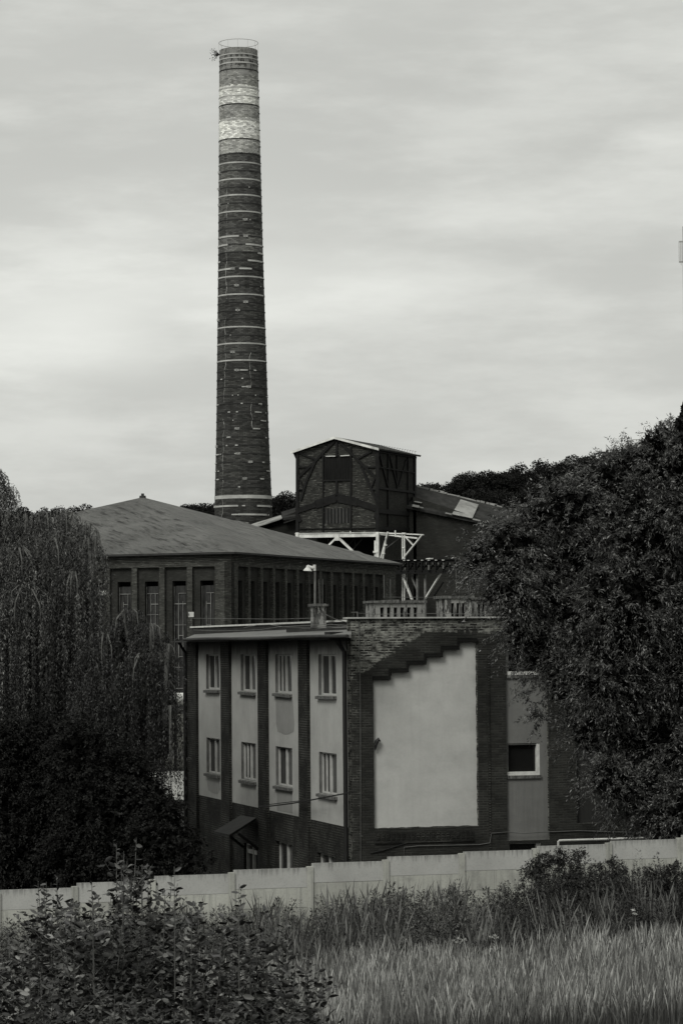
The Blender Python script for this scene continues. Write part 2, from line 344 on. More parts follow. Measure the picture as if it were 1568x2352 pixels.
class MB:
    def __init__(s): s.v = []; s.f = []
    def quad(s, *ps):
        i = len(s.v); s.v += [Vector(p) for p in ps]; s.f.append(tuple(range(i, i+len(ps)))); return s
    def hexa(s, c):
        "8 corners: bottom 4, top 4"
        i = len(s.v); s.v += [Vector(p) for p in c]
        for f in ((3,2,1,0),(4,5,6,7),(0,1,5,4),(1,2,6,5),(2,3,7,6),(3,0,4,7)): s.f.append(tuple(i+j for j in f))
        return s
    def box(s, F, u0, u1, o0, o1, z0, z1):
        if u0 > u1: u0, u1 = u1, u0
        if o0 > o1: o0, o1 = o1, o0
        if z0 > z1: z0, z1 = z1, z0
        return s.hexa([F.pt(u0,o0,z0),F.pt(u1,o0,z0),F.pt(u1,o1,z0),F.pt(u0,o1,z0),F.pt(u0,o0,z1),F.pt(u1,o0,z1),F.pt(u1,o1,z1),F.pt(u0,o1,z1)])
    def bar(s, p, q, w, h=None, up=Vector((0,0,1))):
        p, q = Vector(p), Vector(q); h = h or w; d = (q-p).normalized()
        if abs(d.dot(up)) > .98: up = Vector((0,1,0))
        a = d.cross(up).normalized(); b = a.cross(d)
        a *= w/2; b *= h/2
        return s.hexa([p-a-b,p+a-b,q+a-b,q-a-b,p-a+b,p+a+b,q+a+b,q-a+b])
    def prism(s, pts, d):
        "closed solid from a planar outline and an offset vector"
        n = len(pts); i = len(s.v); d = Vector(d)
        s.v += [Vector(p) for p in pts] + [Vector(p)+d for p in pts]
        s.f.append(tuple(i+j for j in range(n))); s.f.append(tuple(i+n+j for j in reversed(range(n))))
        for j in range(n): k2 = (j+1) % n; s.f.append((i+j, i+n+j, i+n+k2, i+k2))
        return s
    def tube(s, pts, rad, n=7):
        pts = [Vector(p) for p in pts]; rad = rad if hasattr(rad, '__len__') else [rad]*len(pts); base = len(s.v)
        for j, p in enumerate(pts):
            d = (pts[min(j+1, len(pts)-1)] - pts[max(j-1, 0)]).normalized()
            a = d.cross(Vector((0,0,1)))
            if a.length < .05: a = d.cross(Vector((0,1,0)))
            a.normalize(); b = a.cross(d)
            for i in range(n):
                t = 2*math.pi*i/n; s.v.append(p + (a*math.cos(t)+b*math.sin(t))*rad[j])
        for j in range(len(pts)-1):
            for i in range(n):
                k2 = (i+1) % n; s.f.append((base+j*n+i, base+j*n+k2, base+(j+1)*n+k2, base+(j+1)*n+i))
        s.f.append(tuple(base+i for i in reversed(range(n)))); s.f.append(tuple(base+(len(pts)-1)*n+i for i in range(n)))
        return s
    def grid_wall(s, F, u0, u1, z0, z1, holes, out=0.0, deep=.2):
        "front skin with rectangular openings and their reveals, plus edges going back by deep"
        us = sorted({u0, u1} | {h[0] for h in holes} | {h[1] for h in holes}); zs = sorted({z0, z1} | {h[2] for h in holes} | {h[3] for h in holes})
        us = [q for q in us if u0-1e-6 <= q <= u1+1e-6]; zs = [q for q in zs if z0-1e-6 <= q <= z1+1e-6]
        for a, b in zip(us, us[1:]):
            for c, d in zip(zs, zs[1:]):
                mu_, mz = (a+b)/2, (c+d)/2
                if any(h[0] < mu_ < h[1] and h[2] < mz < h[3] for h in holes): continue
                s.quad(F.pt(a,out,c),F.pt(b,out,c),F.pt(b,out,d),F.pt(a,out,d))
        for a, b, c, d in list(holes) + [(u0, u1, z0, z1)]:
            i = out-deep
            s.quad(F.pt(a,out,c),F.pt(a,out,d),F.pt(a,i,d),F.pt(a,i,c)); s.quad(F.pt(b,out,c),F.pt(b,out,d),F.pt(b,i,d),F.pt(b,i,c))
            s.quad(F.pt(a,out,c),F.pt(b,out,c),F.pt(b,i,c),F.pt(a,i,c)); s.quad(F.pt(a,out,d),F.pt(b,out,d),F.pt(b,i,d),F.pt(a,i,d))
        return s
    def build(s, name, mat, parent=None, loc=None, smooth=False, uvf=None, **kw):
        off = WL[parent] if parent is not None else Vector(loc or (0,0,0))
        me = bpy.data.meshes.new(name)
        me.from_pydata([tuple(v-off) for v in s.v], [], s.f)
        uvl = me.uv_layers.new(name='UVMap'); k = 0
        buf = []
        for f in s.f:
            a = s.v[f[0]]; n = Vector((0,0,0))
            for i in range(1, len(f)-1): n += (s.v[f[i]]-a).cross(s.v[f[i+1]]-a)
            if n.length < 1e-12: n = Vector((0,0,1))
            n.normalize()
            if abs(n.z) > .75 and not uvf:
                for i in f: buf += [s.v[i].x, s.v[i].y]
            else:
                if uvf: t, b = uvf
                else:
                    t = Vector((-n.y, n.x, 0)).normalized(); b = Vector((0,0,1))
                    if t.x < 0 or (abs(t.x) < 1e-6 and t.y < 0): t = -t
                for i in f: buf += [s.v[i].dot(t), s.v[i].dot(b)]
        uvl.data.foreach_set('uv', buf)
        if smooth: me.polygons.foreach_set('use_smooth', [True]*len(me.polygons))
        me.materials.append(MATS[mat]); me.update()
        o = link(name, me, parent, loc); return meta(o, **kw)

def norm(a): return a/np.maximum(np.linalg.norm(a, axis=1, keepdims=True), 1e-9)
def rdir(n): return norm(rng.normal(size=(n,3)))
def leaf_mesh(name, mat, C, D, L, W, var=None, parent=None, loc=None, oval=False, **kw):
    C = np.asarray(C, float); D = norm(np.asarray(D, float)); n = len(C)
    L = np.broadcast_to(np.asarray(L, float), n)[:,None]; W = np.broadcast_to(np.asarray(W, float), n)[:,None]
    S = norm(np.cross(D, rdir(n))); Nn = np.cross(D, S)
    off = np.array(WL[parent] if parent is not None else (loc or (0,0,0)))
    C = C - off
    if oval:
        V = np.stack([C, C+D*L*.3+S*W*.42+Nn*W*.12, C+D*L*.68+S*W*.40+Nn*W*.10, C+D*L-Nn*W*.1, C+D*L*.68-S*W*.40+Nn*W*.10, C+D*L*.3-S*W*.42+Nn*W*.12, ], 1)
        k2 = 6; fq = np.array([[0,1,2,3],[0,3,4,5]])
    else:
        V = np.stack([C, C+D*L*.45+S*W*.5, C+D*L, C+D*L*.45-S*W*.5], 1); k2 = 4; fq = np.array([[0,1,2,3]])
    F = (np.arange(n)*k2)[:,None,None] + fq[None]; F = F.reshape(-1,4)
    me = bpy.data.meshes.new(name); me.vertices.add(n*k2); me.vertices.foreach_set('co', V.reshape(-1).astype(np.float32))
    m = len(F); me.loops.add(m*4); me.loops.foreach_set('vertex_index', F.reshape(-1).astype(np.int32))
    me.polygons.add(m); me.polygons.foreach_set('loop_start', (np.arange(m)*4).astype(np.int32))
    me.update(calc_edges=True)
    if var is None: var = rng.random(n)**2
    a = me.attributes.new('var', 'FLOAT', 'FACE'); a.data.foreach_set('value', np.repeat(var, len(fq)).astype(np.float32))
    me.materials.append(MATS[mat]); me.validate()
    o = link(name, me, parent, loc); return meta(o, **kw)

# ------------------------------------------------------------------ ground
def ground(x, y):
    z = float(np.interp(y, [-30,0,30,50,58,66,72,80,150,3000], [6.8,6.5,3.0,.95,.6,.45,.4,0,0,0]))
    wgt = float(np.interp(y, [35,52,74,84], [0,1,1,0]))
    return z + wgt*(0.065*max(-14, min(14, x)) + .18) + .05*math.sin(x*.9)*math.cos(y*.7)*(1 if y < 75 else 0)
gx = sorted(set(list(np.arange(-30, 30.1, 2.0)) + [-3000,-1200,-500,-200,-100,-60,-40,40,60,100,200,500,1200,3000]))
gy = sorted(set(list(np.arange(-10, 90, 2.0)) + [-400,-100,-40,-20,100,130,160,200,260,320,450,700,1200,3500]))
mb = MB(); mb.v = [Vector((x, y, ground(x, y))) for y in gy for x in gx]; nx = len(gx)
mb.f = [(j*nx+i, j*nx+i+1, (j+1)*nx+i+1, (j+1)*nx+i) for j in range(len(gy)-1) for i in range(nx-1)]
mb.build('ground', 'soil', smooth=True, kind='structure')
# the bright factory yard seen through the gap beside the office
MB().quad((-70,150,.006),(-6,150,.006),(-6,185,.006),(-70,185,.006)).build('yard', 'yard', kind='structure')

# wooded hills behind
sky_line = [(-900,1180),(-200,1172),(0,1172),(200,1168),(420,1166),(500,1155),(640,1146),(700,1140),(955,1128),(1060,1108),(1200,1090),(1300,1078),(1400,1062),(1568,1030),(1900,990),(2500,980)]
HD = 430.0
def hill_z(px): return CZ + (1488-float(np.interp(px, [a for a,_ in sky_line], [b for _,b in sky_line]))-14)*HD/FPX
mb = MB(); cols = list(range(-900, 2501, 100))
for t, (dd, kk) in enumerate([(300,0),(340,.45),(390,.75),(HD,.87),(520,.9),(800,.6)]):
    for px in cols:
        x = (px-784)/FPX*HD*(1+.3*(dd-HD)/HD); mb.v.append(Vector((x, dd, kk*hill_z(px) + (-.5 if kk == 0 else 0))))
nc = len(cols); mb.f = [(j*nc+i, j*nc+i+1, (j+1)*nc+i+1, (j+1)*nc+i) for j in range(5) for i in range(nc-1)]
mb.build('hills', 'soil', smooth=True, kind='structure')

# ------------------------------------------------------------------ office block
OF = Frame((X0, 84), (-S16, C16), (-C16, -S16))       # long side, recedes to the left
OR = Frame((X0, 84), (C16, S16), (S16, -C16))         # broad side facing the camera
office = thing('office_building', (X0, 84, 0), 'two-storey stucco and dark brick office block with stepped plaster panel behind the concrete fence', 'building')
uL = lambda px, out=0: OF.px(px, 1600, out)[0]
uR = lambda px, out=0: OR.px(px, 1650, out)[0]
zc = lambda py: OF.px(795, py)[1]       # height measured at the corner
EZ = OF.px(795, 1466)[1]                # eaves underside
ZB = OF.px(797, 1900)[1]                # bottom of stucco
LEN = uL(437)
wall_b = MB()
# brick base of the long side with basement openings
def rect(F, x0, x1, y0, y1, out=0):
    a, z1 = F.px(x0, y0, out); b, _ = F.px(x1, y0, out); _, z0 = F.px((x0+x1)/2, y1, out)
    return (min(a,b), max(a,b), z0, z1)
gh = [rect(OF, 632, 673, 1930, 2070), rect(OF, 727, 770, 1957, 2100), rect(OF, 560, 590, 1935, 2050)]
gh = [(a, b, .35 if i < 2 else .02, d) for i, (a, b, c, d) in enumerate(gh)]
wall_b.grid_wall(OF, .42, LEN, -.3, ZB, gh, 0, .3)
wall_b.build('wall', 'brick_office', office)
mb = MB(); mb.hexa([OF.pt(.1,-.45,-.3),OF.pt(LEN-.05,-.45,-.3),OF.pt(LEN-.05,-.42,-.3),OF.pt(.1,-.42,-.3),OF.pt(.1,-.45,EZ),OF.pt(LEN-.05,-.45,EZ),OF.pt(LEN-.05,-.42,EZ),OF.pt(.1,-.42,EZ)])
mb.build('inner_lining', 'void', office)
pil = [(456,437),(532,512.8),(617.2,597.8),(712,691),(808,795.5)]
wins = [((474.4,504.4),(1499,1579),(1692,1771)),((553.8,586.8),(1500,1583.5),(1702,1788)),((633,670),(1502,1589),(1715,1805)),((732,771.7),(1503,1596),(1728,1825))]
UT = OF.px(752, 1503)[1]; UB = OF.px(752, 1597)[1]; LT = OF.px(752, 1729)[1]; LB = OF.px(752, 1824)[1]
spans = []
for i in range(4):
    a = uL(pil[i+1][1]) if False else None
edges = [uL(795.5), uL(712), uL(691), uL(617.2), uL(597.8), uL(532), uL(512.8), uL(456)]
def window(F, u0, u1, z0, z1, deep, style, parent=office, sill=True, nm='window'):
    "painted timber casement set back in its opening"
    fr = MB(); t = .055; o0, o1 = -deep, -deep+.07
    fr.box(F, u0, u0+t, o0, o1, z0, z1); fr.box(F, u1-t, u1, o0, o1, z0, z1)
    fr.box(F, u0+t, u1-t, o0, o1, z0, z0+t); fr.box(F, u0+t, u1-t, o0, o1, z1-t, z1)
    cols_ = {'two': [(.5, .10)], 'four': [(.5,.10),(.28,.035),(.76,.035)], 'three': [(.5,.10),(.74,.04)]}[style]
    for f, wd in cols_: c = u0+(u1-u0)*f; fr.box(F, c-wd/2, c+wd/2, o0+.01, o1+.012, z0+t, z1-t)
    fo = fr.build(nm, 'white_worn', parent)
    MB().box(F, u0+.01, u1-.01, o0-.03, o0+.012, z0+.01, z1-.01).build('pane', 'glass_room', fo)
    c_ = MB(); j = u0+(u1-u0)*random.uniform(.60,.66); c_.box(F, j, u1-t-.12, o0+.013, o0+.022, z0+t, z1-t)
    if F is OF and sill: c_.build('curtain', 'cloth', fo)
    if sill: MB().box(F, u1-.004, u1+.02, -deep+.072, .003, z0, z1).build('reveal', 'stucco_reveal', fo)
    if sill: 
        s_ = MB(); e = [random.uniform(-.02,.02) for _ in range(2)]
        s_.hexa([F.pt(u0-.07,-deep+.07,z0-.09),F.pt(u1+.07,-deep+.07,z0-.09),F.pt(u1+.07,.11,z0-.13+e[0]),F.pt(u0-.07,.11,z0-.13+e[1]),F.pt(u0-.07,-deep+.07,z0-.005),F.pt(u1+.07,-deep+.07,z0-.005),F.pt(u1+.07,.11,z0-.04+e[0]),F.pt(u0-.07,.11,z0-.04+e[1])])
        s_.build('sill', 'concrete_edge', fo)
    return fo
for i, (bay, (xs, yu, yl)) in enumerate(zip([(6,7),(4,5),(2,3),(0,1)], wins)):
    a, b = edges[bay[0]], edges[bay[1]]
    mid = OF.px(sum(xs)/2, 1600)[0]; b0, b1 = OF.px(xs[1], 1600)[0], OF.px(xs[0], 1600)[0]
    holes = [(b0, b1, UB, UT), (b0, b1, LB, LT)]
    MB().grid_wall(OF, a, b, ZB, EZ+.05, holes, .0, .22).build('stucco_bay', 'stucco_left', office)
    window(OF, b0, b1, UB, UT, .16, ['two','two','three','two'][i]); window(OF, b0, b1, LB, LT, .16, ['two','three','two','three'][i])
for i in range(3):
    a, b = edges[2*i+1], edges[2*i+2]
    MB().box(OF, a, b, -.2, .10, -.3, EZ+.03).build('pilaster', 'brick_office', office)
MB().box(OF, edges[7], LEN+.25, -.2, .10, -.3, EZ+.03).build('pilaster', 'brick_office', office)
for i, (a, b, c, d) in enumerate(gh):
    if i < 2: window(OF, a+.05, b-.05, c, d, .2, 'two', sill=False)
# glazed entrance door under the porch
a, b, c, d = gh[2]
df = MB(); df.box(OF, a, a+.07, -.2, -.1, c, d); df.box(OF, b-.07, b, -.2, -.1, c, d); df.box(OF, (a+b)/2-.04, (a+b)/2+.04, -.2, -.1, c, d); df.box(OF, a, b, -.19, -.11, d-.07, d); df.box(OF, a+.07, b-.07, -.19, -.12, c+1.0, c+1.15)
dr = df.build('door', 'white_worn', office); MB().box(OF, a+.02, b-.02, -.25, -.205, c, d-.02).build('pane', 'glass_dark', dr)
# porch canopy
p = [OF.P(552,1873,.1), OF.P(589,1878,.1)]; q0 = OF.P(527,1917,1.5); q1 = OF.P(492,1909,1.5)
MB().prism([p[0], p[1], q0, q1], (0,0,-.09)).build('porch_roof', 'dark_metal', office)
br = MB()
for a_, b_ in ((p[0], q1), (p[1], q0)): 
    foot = OF.pt((a_-OF.o).dot(OF.u), .02, a_.z-1.1); br.bar(foot, (a_*.3+b_*.7)-Vector((0,0,.12)), .07)
br.build('porch_bracket', 'dark_metal', office)
# darker repair patch under a window, ragged lower edge
x0, x1 = 633, 676; pts = [OF.P(x0,1597,.006), OF.P(x0+1,1660,.006), OF.P(x0+4,1680,.006), OF.P(x0+12,1683,.006), OF.P(x0+20,1687,.006), OF.P(x0+30,1686,.006), OF.P(x0+41,1680,.006), OF.P(x1,1665,.006), OF.P(x1-5,1597,.006)]
MB().prism(pts, OF.n*-.004).build('plaster_patch', 'stucco_patch', office)
pts = [OF.P(636,1812,.006), OF.P(636,1862,.006), OF.P(672,1868,.006), OF.P(671,1813,.006)]
MB().prism(pts, OF.n*-.004).build('plaster_patch', 'stucco_patch', office)
blot = [(475,1790),(478,1815),(489,1822),(500,1824),(506,1812),(503,1795),(507,1778),(490,1776)]
MB().prism([OF.P(x,y,.006) for x,y in blot], OF.n*-.004).build('plaster_patch', 'stucco_grimy', office)
# low roof over the long side, low dark wall and coping behind it
er, el = OF.P(806,1457,.7), OF.P(426,1466,.7); tr, tl = OF.P(808,1438,-1.1), OF.P(447,1457,-1.1)
rf = MB().prism([er, tr, tl, el], (0,0,-.10)).build('roof', 'zinc', office)
gp = [er + (el-er)*t + Vector((0,0,-.05+.05*math.sin(t*9)*(t*(1-t))*2)) + OF.n*.05 for t in np.linspace(0.01,1,14)]
MB().tube(gp, .055).build('gutter', 'dark_metal', office)
MB().box(OF, .2, LEN+.2, -.02, .6, EZ+.03, er.z-.14).build('eaves_board', 'dark_metal', office)
BW = 1.15; zt = OF.px(800,1424,-BW)[1]; ub1 = OF.px(440, 1430, -BW)[0]
MB().box(OF, 0.3, ub1, -BW-.3, -BW, er.z-.3, zt-.05).build('roof_wall', 'tar', office)
MB().box(OF, 0.25, ub1+.08, -BW-.36, -BW+.05, zt-.05, zt+.01).build('coping', 'white_paint', office)
MB().box(OF, 0.3, ub1, -9, -BW-.3, zt-.45, zt-.25).build('flat_roof', 'tar', office)
# broad side: dark painted brick, recessed plaster panels
ZT = OR.px(826, 1421)[1]; UW = uR(1740)
panel = (uR(857.6), uR(1096)); pb = OR.px(975, 1901)[1]; ptop = OR.px(1075, 1466)[1]
strip = (uR(1161.5), uR(1257.4)); sb = OR.px(1205, 1930)[1]; stp = OR.px(1205, 1484)[1]
pan3 = (uR(1322), uR(1480)); pan3b = OR.px(1370, 1890)[1]
pan4 = (uR(1545), uR(1700))
zw = OR.px(1205,1931)[1]
low = rect(OR, 1168, 1240, 1932, 2000); low = (low[0], low[1], .8, sb-.06)
steps_px = [856,897,938,979,1017,1055,1096]; ysb = [1559.5,1542,1524.3,1507.3,1490.6,1473]
holes = [(panel[0], panel[1], pb, OR.px(875,1559)[1])]
for i in range(1, 6): holes.append((uR(steps_px[i]), panel[1], OR.px(875,ysb[i-1])[1], OR.px(1000,ysb[i])[1]))
zz = [OR.px((steps_px[i]+steps_px[i+1])/2, ysb[i])[1] for i in range(6)]
hh = [(panel[0], panel[1], pb, zz[0])] + [(uR(steps_px[i]), panel[1], zz[i-1], zz[i]) for i in range(1,6)]
def front_wall():
    s = MB(); holes = hh + [(strip[0], strip[1], sb, stp), low, (pan3[0], pan3[1], pan3b, stp), (pan4[0], pan4[1], pan3b, stp)]
    us = sorted({0, UW} | {h[j] for h in holes for j in (0,1)}); zs = sorted({-.3, ZT} | {h[j] for h in holes for j in (2,3)})
    inh = lambda u, z: any(h[0]-1e-5 < u < h[1]+1e-5 and h[2]-1e-5 < z < h[3]+1e-5 for h in holes)
    for i in range(len(us)-1):
        for j in range(len(zs)-1):
            a, b, c, d = us[i], us[i+1], zs[j], zs[j+1]; m = ((a+b)/2, (c+d)/2)
            if inh(*m): continue
            s.quad(OR.pt(a,0,c), OR.pt(b,0,c), OR.pt(b,0,d), OR.pt(a,0,d))
            for (e, f, p1, p2) in (((a-.001), m[1], (a,c), (a,d)), ((b+.001), m[1], (b,c), (b,d)), (m[0], c-.001, (a,c), (b,c)), (m[0], d+.001, (a,d), (b,d))):
                if inh(e, f) or f > ZT or e < 0: s.quad(OR.pt(p1[0],0,p1[1]), OR.pt(p2[0],0,p2[1]), OR.pt(p2[0],-.3,p2[1]), OR.pt(p1[0],-.3,p1[1]))
    # corner return on the long side
    s.quad(OF.pt(0,0,-.3), OF.pt(.42,0,-.3), OF.pt(.42,0,ZT), OF.pt(0,0,ZT)); s.quad(OF.pt(.42,0,EZ), OF.pt(.42,-1.0,EZ), OF.pt(.42,-1.0,ZT), OF.pt(.42,0,ZT))
    return s
front_wall().build('wall', 'brick_office_front', office)
MB().box(OR, panel[0]-.05, panel[1]+.05, -.3, -.10, pb-.05, ZT-.05).build('plaster_panel', 'stucco_panel', office)
st = MB()
for i in range(6):
    h = zz[i]; st.box(OR, uR(steps_px[i])-.0, uR(steps_px[i+1]), -.098, .06, h-.03, h+.10)
    if i: st.box(OR, uR(steps_px[i])-.06, uR(steps_px[i])+.02, -.097, .05, zz[i-1]+.101, h+.099)
st.build('stepped_corbel', 'brick_soot_shade', office)
wr = rect(OR, 1166, 1247, 1488, 1550); wl = rect(OR, 1166, 1241, 1708, 1781)
MB().grid_wall(OR, strip[0]-.04, strip[1]+.04, sb, stp+.05, [wr, wl], -.10, .22).build('plaster_strip', 'stucco_strip', office)
for wq in (wr, wl):
    a, b, c, d = wq; f = MB(); f.box(OR, b-.10, b, -.24, -.12, c, d); f.box(OR, a, b-.10, -.24, -.12, c, c+.11)
    fo = f.build('window', 'white_paint', office)
    f = MB(); f.box(OR, a, a+.05, -.24, -.13, c+.11, d); f.box(OR, a+.05, b-.1, -.24, -.13, d-.05, d); f.build('frame', 'steel_grey', fo)
    MB().box(OR, a, b, -.30, -.25, c, d).build('pane', 'glass_dark', fo)
    MB().box(OR, a-.03, b+.03, -.11, -.04, c-.10, c-.004).build('sill', 'concrete_edge', fo)
a, b, c, d = low; f = MB(); f.box(OR, b-.12, b, -.2, -.06, c, d); f.box(OR, a, a+.04, -.2, -.06, c, d); f.box(OR, a+.03, b-.11, -.19, -.07, d-.05, d-.01); fo = f.build('window', 'steel_grey', office)
MB().box(OR, a, b, -.28, -.22, c, d).build('pane', 'glass_dark', fo)
for pn in (pan3, pan4): MB().box(OR, pn[0]-.05, pn[1]+.05, -.3, -.12, pan3b-.05, stp+.05).build('plaster_panel', 'stucco_tree_shade', office)
# ragged plaster borders: brick showing past the edge of the render
def ragged(pts_fn, L_, wmin, wmax, step):
    o = []; t_ = 0
    while t_ < L_: o.append((t_, random.uniform(wmin, wmax))); t_ += random.uniform(step*.5, step*1.5)
    return o + [(L_, wmin)]
rg_ = ragged(None, panel[1]-panel[0]-.02, .01, .035, .12)
MB().prism([OR.pt(panel[0]+.01, -.088, pb-.01)] + [OR.pt(panel[0]+.01+a_, -.088, pb+b_) for a_, b_ in rg_] + [OR.pt(panel[1]-.01, -.088, pb-.01)], OR.n*-.01).build('plaster_edge', 'brick_office', office)
rg_ = ragged(None, zz[5]-pb-.1, .0, .022, .08)
MB().prism([OR.pt(panel[1]+.01, -.086, pb)] + [OR.pt(panel[1]-b_, -.086, pb+a_) for a_, b_ in rg_] + [OR.pt(panel[1]+.01, -.086, zz[5]-.1)], OR.n*-.01).build('plaster_edge', 'brick_office', office)
rg_ = ragged(None, zz[0]-pb-.1, .0, .022, .1)
MB().prism([OR.pt(panel[0]-.01, -.086, pb+.1)] + [OR.pt(panel[0]+b_, -.086, pb+.1+a_) for a_, b_ in rg_[:-1]] + [OR.pt(panel[0]-.01, -.086, zz[0]-.02)], OR.n*-.01).build('plaster_edge', 'brick_office', office)
# raised brick frame work on the broad side
tr_ = MB(); z0_ = OR.px(975,1909)[1]
tr_.box(OR, uR(1120), uR(1124), .0, .03, .6, OR.px(1120,1500)[1]); tr_.box(OR, panel[0], uR(1085), .0, .035, z0_-.35, z0_-.27)
u_ = panel[0]+.06
while u_ < uR(1085): tr_.box(OR, u_, u_+.10, 0, .02, z0_-.24, z0_-.03); u_ += .16
tr_.build('brick_frieze', 'brick_office', office)
MB().box(OR, -.12, UW, -.45, .10, ZT, ZT+.045).build('coping', 'coping', office)
MB().box(OR, 0.35, UW, -9, -.31, ZT-.35, ZT-.25).build('flat_roof', 'tar', office)
MB().box(OR, UW-.3, UW, -9, -.3, -.3, ZT-.3).build('back_wall', 'brick_office', office); MB().box(OF, LEN-.2, LEN, -9, -.2, -.3, EZ).build('back_wall', 'brick_office', office)
# downpipe and hopper at the corner, lightning conductor, service wires
dpx = OF.px(801, 1600)[0]
dp = MB(); dp.tube([OF.pt(dpx+.1,.45,EZ+.12), OF.pt(dpx+.05,.3,EZ-.12), OF.pt(dpx,.14,EZ-.42), OF.pt(dpx,.13,0)], [.09,.09,.07,.07], 9)
dp.box(OF, dpx-.1, dpx+.5, .2, .62, EZ-.02, EZ+.2); dp.build('downpipe', 'black_pipe', office)
dp = MB(); dp.tube([OF.pt(LEN+.1,.5,EZ+.1), OF.pt(LEN+.1,.18,EZ-.4), OF.pt(LEN+.1,.18,0)], .07, 8); dp.build('downpipe', 'black_pipe', office)
lc = [OR.P(822,1424,.03), OR.P(824,1440,.03), OR.P(827.5,1600,.03), OR.P(828,1800,.03), OR.P(828,1985,.03)]
MB().tube(lc, .011, 5).build('lightning_conductor', 'wire_pale', office)
pth = [(927,1975),(928,1946),(960,1943),(1100,1940),(1124,1936),(1128,1914),(1165,1911),(1200,1914),(1250,1911),(1330,1908),(1450,1912)]
MB().tube([OR.P(x,y,.03) for x,y in pth], .013, 5).build('service_wire', 'wire_pale', office)
pth = [(850,1960),(880,1953),(905,1945),(935,1936)]
MB().tube([OR.P(x,y,.03) for x,y in pth], .016, 5).build('service_wire', 'cable', office)
pp = [(1281,1990),(1281,1933),(1284,1930.5),(1397,1927),(1540,1923)]
MB().tube([OR.P(x,y,.15) for x,y in pp], .035, 7).build('pipe', 'steel_white', office)
hk = [(861,1722),(862,1712),(865,1703),(869,1698),(873,1703)]
MB().tube([OR.P(x,y,.02) for x,y in hk], [.02,.05,.07,.06,.02], 6).build('broken_pipe_stub', 'black_pipe', office)
# roof chimneys
def vent_block(x0, x1, y0, back, pale, nm='roof_chimney', slots=6, parent=office, base=None, dep=.9, label=None):
    a, z1 = OR.px(x0, y0, -back); b, _ = OR.px(x1, y0, -back); zb = base if base is not None else ZT-.3
    m = MB(); hgt = z1-zb; zs_ = z1-.22; hs_ = .42 if slots else 0
    hl = [(a+.17+(b-a-.34)*(i+.18)/slots, a+.17+(b-a-.34)*(i+.74)/slots, zs_-hs_, zs_) for i in range(slots)]
    m.grid_wall(OR, a, b, zb, z1-.08, hl, -back, .25)
    m.quad(OR.pt(a,-back,zb), OR.pt(a,-back,z1-.08), OR.pt(a,-back-dep,z1-.08), OR.pt(a,-back-dep,zb)); m.quad(OR.pt(b,-back,zb), OR.pt(b,-back,z1-.08), OR.pt(b,-back-dep,z1-.08), OR.pt(b,-back-dep,zb))
    m.quad(OR.pt(a,-back-dep,zb), OR.pt(b,-back-dep,zb), OR.pt(b,-back-dep,z1-.08), OR.pt(a,-back-dep,z1-.08))
    o = m.build(nm, 'chimney_render_pale' if pale else 'chimney_render', parent)
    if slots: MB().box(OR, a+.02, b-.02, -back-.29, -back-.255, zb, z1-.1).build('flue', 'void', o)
    # broken concrete cap
    c = MB(); n = 7; us_ = np.linspace(a-.07, b+.07, n); 
    for i in range(n-1):
        j = random.uniform(-.015,.02); c.box(OR, us_[i]+.003, us_[i+1], -back-dep-.06, -back+.06+random.uniform(-.02,.02), z1-.078, z1+j)
    c.build('cap', 'concrete_edge', o); return o
vent_block(858, 974, 1379, .8, True)
vent_block(1021, 1082, 1369, .5, False, slots=3)
vent_block(1083, 1126, 1372, 1.3, False, slots=2)
small = vent_block(724, 748.5, 1387, 5.4, False, slots=0, base=EZ+.12, dep=.6)
# rods and wires on the roofs
def rod(pts, out, nm='lightning_rod', mat='wire_pale', r=.012):
    MB().tube([OR.P(x, y, out) for x, y in pts], r, 5).build(nm, mat, office)
rod([(881,1321),(881.6,1373)], -.9); rod([(896,1330),(896.5,1375)], -.9); rod([(934,1326),(934,1373)], -1.3, r=.008)
rod([(1046,1301),(1047.5,1360),(1075,1360),(1080,1370)], -.7); rod([(1079,1323),(1080,1372)], -.9); rod([(1040,1297.5),(1051,1297.5)], -.7, r=.02)
rod([(732,1330),(734,1386)], -5.6); rod([(741,1330),(741,1386)], -5.6, r=.008)
rod([(820,1405),(821,1420)], -.2, r=.02); rod([(806,1407),(820,1406)], -.2)
rod([(820,1408),(860,1411),(1000,1409),(1130,1411)], -.3, 'roof_wire', r=.008); rod([(878,1371.5),(960,1372),(1022,1372)], -.9, 'roof_wire', r=.008)
wz = [(437,1420),(520,1421),(640,1422),(712,1420)]
MB().tube([OF.P(x,y,-1.0) for x,y in wz], .01, 5).build('roof_wire', 'wire_pale', office)
wz = [(445,1447),(500,1449),(560,1448),(600,1446),(640,1440),(700,1437),(760,1434),(800,1437)]
MB().tube([OF.P(x,y,-.3) for x,y in wz], .012, 5).build('roof_wire', 'wire_pale', office)
wz = [(560,1442),(590,1436),(620,1435),(650,1440),(700,1442),(780,1438)]
MB().tube([OF.P(x,y,-.35) for x,y in wz], .014, 5).build('roof_wire', 'wire_pale', office)
wz = [(745,1410),(770,1422),(803,1431)]
MB().tube([OF.P(x,y,-1.1) for x,y in wz], .012, 5).build('roof_wire', 'wire_pale', office)

